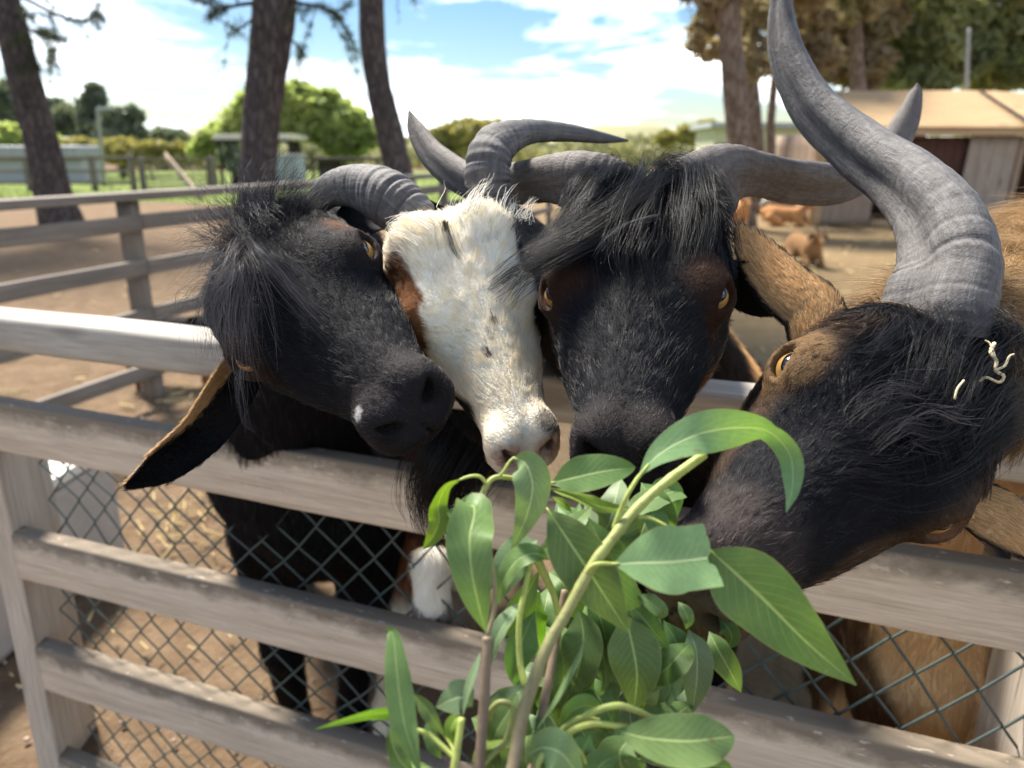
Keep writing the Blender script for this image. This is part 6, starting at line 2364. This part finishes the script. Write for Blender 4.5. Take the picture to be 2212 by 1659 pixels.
leaf(bA, [(870, 560, .402), (930, 680, .398), (990, 800, .398), (1040, 975, .404)], 170, 'lf_mid', 22, .12, .06, .5, seed=5, cut=.2)
leaf(bA, [(985, 610, .41), (1090, 520, .42), (1180, 470, .425), (1265, 440, .43)], 120, 'lf_dark', 35, .1, .05, .5, seed=6, cut=.25)

bB = thing('leafy_branch', 'slim brown leafy twig with a tall pale leaf standing left of the thick branch', 'branch', Z(395, 1659, .36), 0, BG)
stem(bB, [(380, 1900, .345), (395, 1659, .352), (412, 1420, .358), (425, 1220, .362), (428, 1085, .366)], 52, 40, PURP, BRN, seed=2, knots=(.58, .98), n=40)
stem(bB, [(428, 1085, .366), (462, 950, .372), (455, 800, .380), (425, 640, .386), (398, 510, .390), (428, 420, .394), (470, 385, .396), (540, 390, .400)], 22, 24, BRN, LIME, name='twig', seed=3)
leaf(bB, [(428, 1072, .364), (395, 960, .360), (362, 800, .358), (352, 650, .362), (372, 545, .372), (360, 510, .382), (300, 545, .386), (252, 540, .386)], 205, 'lf_mid', (0, 0, 5, 8, -25, -60, -50, -20), .10, .05, .42, seed=7, sharp=.8)
leaf(bB, [(545, 300, .398), (600, 330, .392), (628, 430, .390), (600, 560, .392), (535, 706, .398)], 165, 'lf_pale', (-25, -8, 6, 8, 0), .14, .05, .40, petiole=[(470, 392, .396), (500, 360, .396), (525, 320, .397)], seed=8, pw=15)
leaf(bB, [(330, 388, .392), (255, 425, .390), (215, 505, .392), (218, 580, .390), (190, 650, .390), (146, 702, .392)], 92, 'lf_lime', (50, 40, 30, -10, -5, 0), .2, .08, .55, petiole=[(428, 415, .394), (400, 385, .393), (365, 380, .392)], seed=9, pw=18)
leaf(bB, [(706, 412, .402), (800, 385, .398), (940, 355, .398), (1078, 342, .402)], 165, 'lf_mid', 16, .14, .05, .48, petiole=[(540, 392, .400), (600, 410, .403), (660, 418, .404)], seed=10, pw=18, asym=.05, sharp=.7)
leaf(bB, [(690, 430, .404), (790, 465, .396), (880, 500, .394), (960, 520, .396), (1058, 520, .400)], 80, 'lf_lime', (30, 55, 50, 30, 20), .25, .12, .45, seed=11)
leaf(bB, [(650, 660, .40), (590, 700, .398), (520, 790, .400), (470, 935, .404)], 190, 'lf_grey', -30, .12, .06, .5, seed=12, asym=.05)
leaf(bB, [(712, 470, .412), (760, 500, .41), (800, 540, .41)], 40, 'lf_lime', 30, .2, .05, .5, seed=60)

bC = thing('leafy_branch', 'leaning rough brown branch with many hanging deep green leaves behind the thick stem', 'branch', Z(620, 1659, .39), 0, BG)
stem(bC, [(560, 1900, .37), (628, 1640, .385), (668, 1430, .395), (705, 1240, .405), (742, 1040, .415), (770, 880, .42)], 46, 34, BRN, BRN, seed=4, knots=(.3, .55, .8))
stem(bC, [(596, 1300, .372), (572, 1180, .378), (570, 1010, .382), (598, 860, .388), (620, 760, .392)], 32, 22, LIME, LIME, name='twig', seed=5)
stem(bC, [(740, 985, .40), (720, 900, .398), (690, 835, .396), (640, 730, .394)], 26, 44, LIME, LIME, name='twig', seed=6)
leaf(bC, [(700, 745, .394), (640, 720, .390), (560, 750, .390), (500, 840, .394), (480, 945, .40)], 120, 'lf_mid', (10, -30, -45, -35, -20), .2, .06, .45, seed=13)
leaf(bC, [(660, 790, .41), (600, 900, .405), (530, 1010, .405), (470, 1110, .41)], 120, 'lf_dark', 35, .15, .06, .5, seed=14)
leaf(bC, [(580, 930, .40), (530, 990, .395), (470, 1090, .395), (440, 1220, .40)], 95, 'lf_grey', -42, .2, .06, .5, seed=15)
leaf(bC, [(640, 970, .405), (590, 1080, .40), (560, 1190, .40), (548, 1300, .41)], 150, 'lf_dark', 25, .2, .06, .45, seed=16)
for i, (rows, w_, mt, tl2) in enumerate([
    ([(830, 960, .415), (850, 1080, .41), (830, 1220, .41), (790, 1340, .42)], 190, 'lf_dark', -15),
    ([(1030, 985, .405), (1060, 1100, .40), (1085, 1250, .398), (1070, 1410, .405)], 232, 'lf_mid', 6),
    ([(930, 1000, .42), (930, 1130, .415), (950, 1260, .415), (920, 1380, .425)], 70, 'lf_mid', 50),
    ([(1040, 930, .41), (1110, 1000, .405), (1165, 1070, .405), (1225, 1135, .41)], 120, 'lf_dark', -20),
    ([(1080, 900, .405), (1140, 930, .40), (1190, 975, .40), (1175, 1010, .405)], 90, 'lf_dark', 35),
    ([(1170, 1130, .425), (1225, 1220, .42), (1225, 1320, .42), (1165, 1425, .425)], 120, 'lf_grey', -25),
    ([(1200, 1010, .435), (1260, 1110, .43), (1290, 1220, .43), (1255, 1355, .435)], 130, 'lf_dark', 15),
    ([(1310, 1050, .425), (1345, 1150, .418), (1345, 1290, .418), (1322, 1428, .425)], 140, 'lf_grey', 12),
    ([(1400, 1060, .43), (1440, 1140, .42), (1490, 1230, .42), (1540, 1328, .428)], 125, 'lf_mid', -20),
    ([(1265, 930, .43), (1290, 965, .425), (1310, 1010, .425), (1300, 1052, .43)], 62, 'lf_mid', 18),
    ([(1440, 1000, .45), (1480, 1040, .44), (1500, 1090, .44), (1478, 1135, .445)], 90, 'lf_dark', -20),
    ([(870, 1150, .44), (840, 1260, .43), (770, 1370, .43), (740, 1470, .44)], 170, 'lf_dark', 18),
    ([(760, 930, .44), (840, 900, .435), (920, 890, .435), (960, 930, .44)], 120, 'lf_dark', -30),
    ([(940, 1120, .45), (900, 1220, .44), (880, 1340, .44), (900, 1450, .45)], 180, 'lf_dark', -8),
    ([(660, 880, .43), (640, 980, .42), (650, 1080, .42), (680, 1180, .43)], 130, 'lf_lime', 42),
    ([(1120, 1120, .45), (1150, 1220, .44), (1130, 1340, .44), (1090, 1440, .45)], 150, 'lf_dark', 20),
    ([(700, 800, .45), (760, 850, .44), (800, 940, .44), (790, 1040, .45)], 150, 'lf_dark', 10),
    ([(1000, 820, .415), (1030, 880, .41), (1060, 930, .41), (1040, 975, .415)], 130, 'lf_mid', -22),
    ([(820, 1250, .43), (900, 1330, .42), (960, 1420, .42), (1000, 1500, .43)], 150, 'lf_dark', 30),
    ([(1060, 700, .42), (1020, 720, .415), (990, 730, .415), (960, 720, .42)], 60, 'lf_pale', -10),
    ([(1130, 480, .43), (1190, 450, .43), (1240, 470, .43), (1262, 560, .435)], 130, 'lf_dark', 12),
]):
    leaf(bC, rows, w_, mt, tl2, .14, .07, .45, seed=100 + i, edge=.015)

r = rng(77)
for i in range(96):                                  # the dense inside of the bunch
    x, y, dd = r.uniform(600, 1240), r.uniform(940, 1660), r.uniform(.42, .49)
    if i > 42: x, y, dd = r.uniform(430, 760), r.uniform(1340, 1680), r.uniform(.39, .43)
    if i > 57: x, y, dd = r.uniform(560, 1380), r.uniform(960, 1480), r.uniform(.45, .52)
    if i > 84: x, y, dd = r.uniform(760, 1180), r.uniform(500, 760), r.uniform(.42, .45)
    L, an = r.uniform(230, 380), r.normal(1.5, .55)
    dx, dy = math.cos(an) * L, math.sin(an) * L
    leaf(bC, [(x - dx * .5, y - dy * .5, dd), (x - dx * .15, y - dy * .15, dd - .012), (x + dx * .2, y + dy * .2, dd - .012), (x + dx * .5 + r.normal(0, 25), y + dy * .5, dd)], r.uniform(95, 180), ['lf_dark', 'lf_mid', 'lf_dark', 'lf_grey'][i % 4], r.uniform(-40, 40), .14, .08, .45, seed=200 + i)

bD = thing('leafy_branch', 'low sprig of narrow upright leaves at the bottom left of the bunch', 'branch', Z(290, 1659, .35), 0, BG)
stem(bD, [(250, 1900, .335), (285, 1659, .342), (300, 1560, .345), (318, 1440, .348)], 40, 30, OLIVE, LIME, seed=7, n=24)
leaf(bD, [(150, 1720, .34), (110, 1600, .342), (70, 1480, .344), (44, 1330, .348), (30, 1200, .352), (14, 1068, .358), (-25, 1050, .36)], 122, 'lf_mid', (50, 30, -8, -6, 0, 10, 20), .14, .04, .48, seed=20, sharp=1.3)
leaf(bD, [(105, 1385, .352), (10, 1415, .35), (-110, 1430, .35), (-330, 1490, .354)], 62, 'lf_lime', (20, 35, 40, 20), .15, .08, .4, seed=21)
leaf(bD, [(250, 1530, .352), (190, 1440, .35), (150, 1380, .352), (100, 1330, .356)], 74, 'lf_mid', 30, .2, .06, .5, seed=22, petiole=[(290, 1600, .345), (275, 1565, .35)], pw=18)
leaf(bD, [(120, 1700, .35), (60, 1640, .348), (20, 1570, .348), (0, 1470, .352)], 95, 'lf_mid', -25, .2, .14, .5, seed=23)
leaf(bD, [(320, 1440, .35), (345, 1320, .352), (380, 1220, .355), (400, 1150, .358)], 50, 'lf_grey', 45, .2, .04, .45, seed=24)
leaf(bD, [(365, 1390, .362), (320, 1350, .36), (270, 1360, .36), (204, 1392, .364)], 150, 'lf_grey', (10, 0, -12, -10), .1, .04, .42, seed=25, edge=.12)
leaf(bD, [(290, 1560, .350), (270, 1500, .35), (285, 1450, .352), (310, 1430, .354)], 62, 'lf_lime', 15, .3, .06, .5, seed=26)
leaf(bD, [(360, 1640, .355), (400, 1590, .356), (470, 1560, .358), (540, 1530, .36)], 60, 'lf_lime', 40, .2, .06, .4, seed=27)
leaf(bD, [(230, 1620, .36), (200, 1570, .358), (180, 1500, .36), (165, 1450, .362)], 70, 'lf_dark', 20, .2, .1, .5, seed=28)
leaf(bD, [(0, 1700, .35), (60, 1660, .352), (120, 1650, .354), (190, 1660, .356)], 50, 'lf_mid', 40, .2, .1, .5, seed=29)
stem(bD, [(290, 1620, .344), (230, 1560, .347), (170, 1510, .35), (95, 1485, .352)], 24, 20, LIME, LIME, name='twig', seed=8, n=24)
stem(bD, [(400, 1660, .352), (450, 1600, .355), (510, 1540, .358), (545, 1400, .362), (490, 1370, .364), (450, 1400, .365), (440, 1450, .366)], 26, 26, OLIVE, OLIVE, name='twig', seed=9, n=30)

bE = thing('leafy_branch', 'leafy shoot with arching pale stalks at the bottom right of the bunch', 'branch', Z(700, 1659, .35), 0, BG)
stem(bE, [(600, 1900, .33), (640, 1659, .345), (690, 1580, .35), (740, 1530, .355)], 40, 30, OLIVE, LIME, seed=10, n=24)
stem(bE, [(725, 1545, .356), (770, 1480, .358), (840, 1440, .36), (920, 1450, .362)], 28, 20, LIME, LIME, name='twig', seed=11, n=24)
stem(bE, [(745, 1560, .354), (800, 1495, .354), (900, 1465, .356), (1040, 1480, .358)], 34, 24, LIME, LIME, name='twig', seed=12, n=24)
stem(bE, [(830, 1455, .360), (900, 1410, .358), (1000, 1385, .358), (1090, 1410, .362), (1150, 1440, .366), (1195, 1440, .37)], 30, 30, LIME, (.26, .33, .09), name='twig', seed=13, n=30)
leaf(bE, [(985, 1490, .356), (1120, 1525, .352), (1300, 1540, .352), (1420, 1530, .356), (1512, 1520, .364)], 235, 'lf_mid', 14, .12, .10, .5, seed=30, sharp=.75, edge=.02)
leaf(bE, [(750, 1470, .372), (800, 1410, .37), (870, 1385, .372), (930, 1420, .376)], 110, 'lf_dark', -22, .15, .06, .5, seed=31)
leaf(bE, [(600, 1600, .352), (680, 1570, .348), (760, 1600, .346), (850, 1720, .348)], 180, 'lf_pale', -8, .14, .08, .5, seed=32)
leaf(bE, [(640, 1500, .365), (740, 1350, .362), (820, 1200, .362), (868, 1068, .368)], 46, 'lf_pale', 55, .15, .03, .5, seed=33)
leaf(bE, [(1010, 1600, .375), (930, 1640, .37), (900, 1700, .37), (880, 1760, .372)], 150, 'lf_dark', 10, .15, .06, .5, seed=34)
leaf(bE, [(1200, 1610, .375), (1330, 1650, .37), (1450, 1650, .37), (1500, 1670, .374)], 80, 'lf_dark', -20, .15, .06, .5, seed=35)
leaf(bE, [(880, 1510, .38), (850, 1590, .375), (880, 1670, .375), (940, 1740, .38)], 190, 'lf_dark', 12, .15, .06, .5, seed=36)
leaf(bE, [(1060, 1520, .385), (1010, 1590, .38), (1030, 1680, .38), (1090, 1760, .385)], 220, 'lf_dark', -12, .15, .06, .5, seed=37)
leaf(bE, [(620, 1470, .39), (600, 1540, .385), (600, 1620, .385), (610, 1700, .39)], 120, 'lf_mid', -30, .15, .06, .5, seed=38)
stem(bE, [(770, 1620, .354), (800, 1560, .355), (840, 1590, .356), (860, 1640, .357)], 14, 12, LIME, LIME, name='twig', seed=14, n=18)
leaf(bE, [(480, 1500, .38), (520, 1460, .378), (560, 1470, .38), (550, 1540, .384)], 90, 'lf_dark', 10, .2, .08, .5, seed=39)
leaf(bE, [(450, 1600, .37), (470, 1500, .368), (530, 1400, .37), (560, 1330, .374)], 110, 'lf_dark', 22, .2, .06, .5, seed=40)
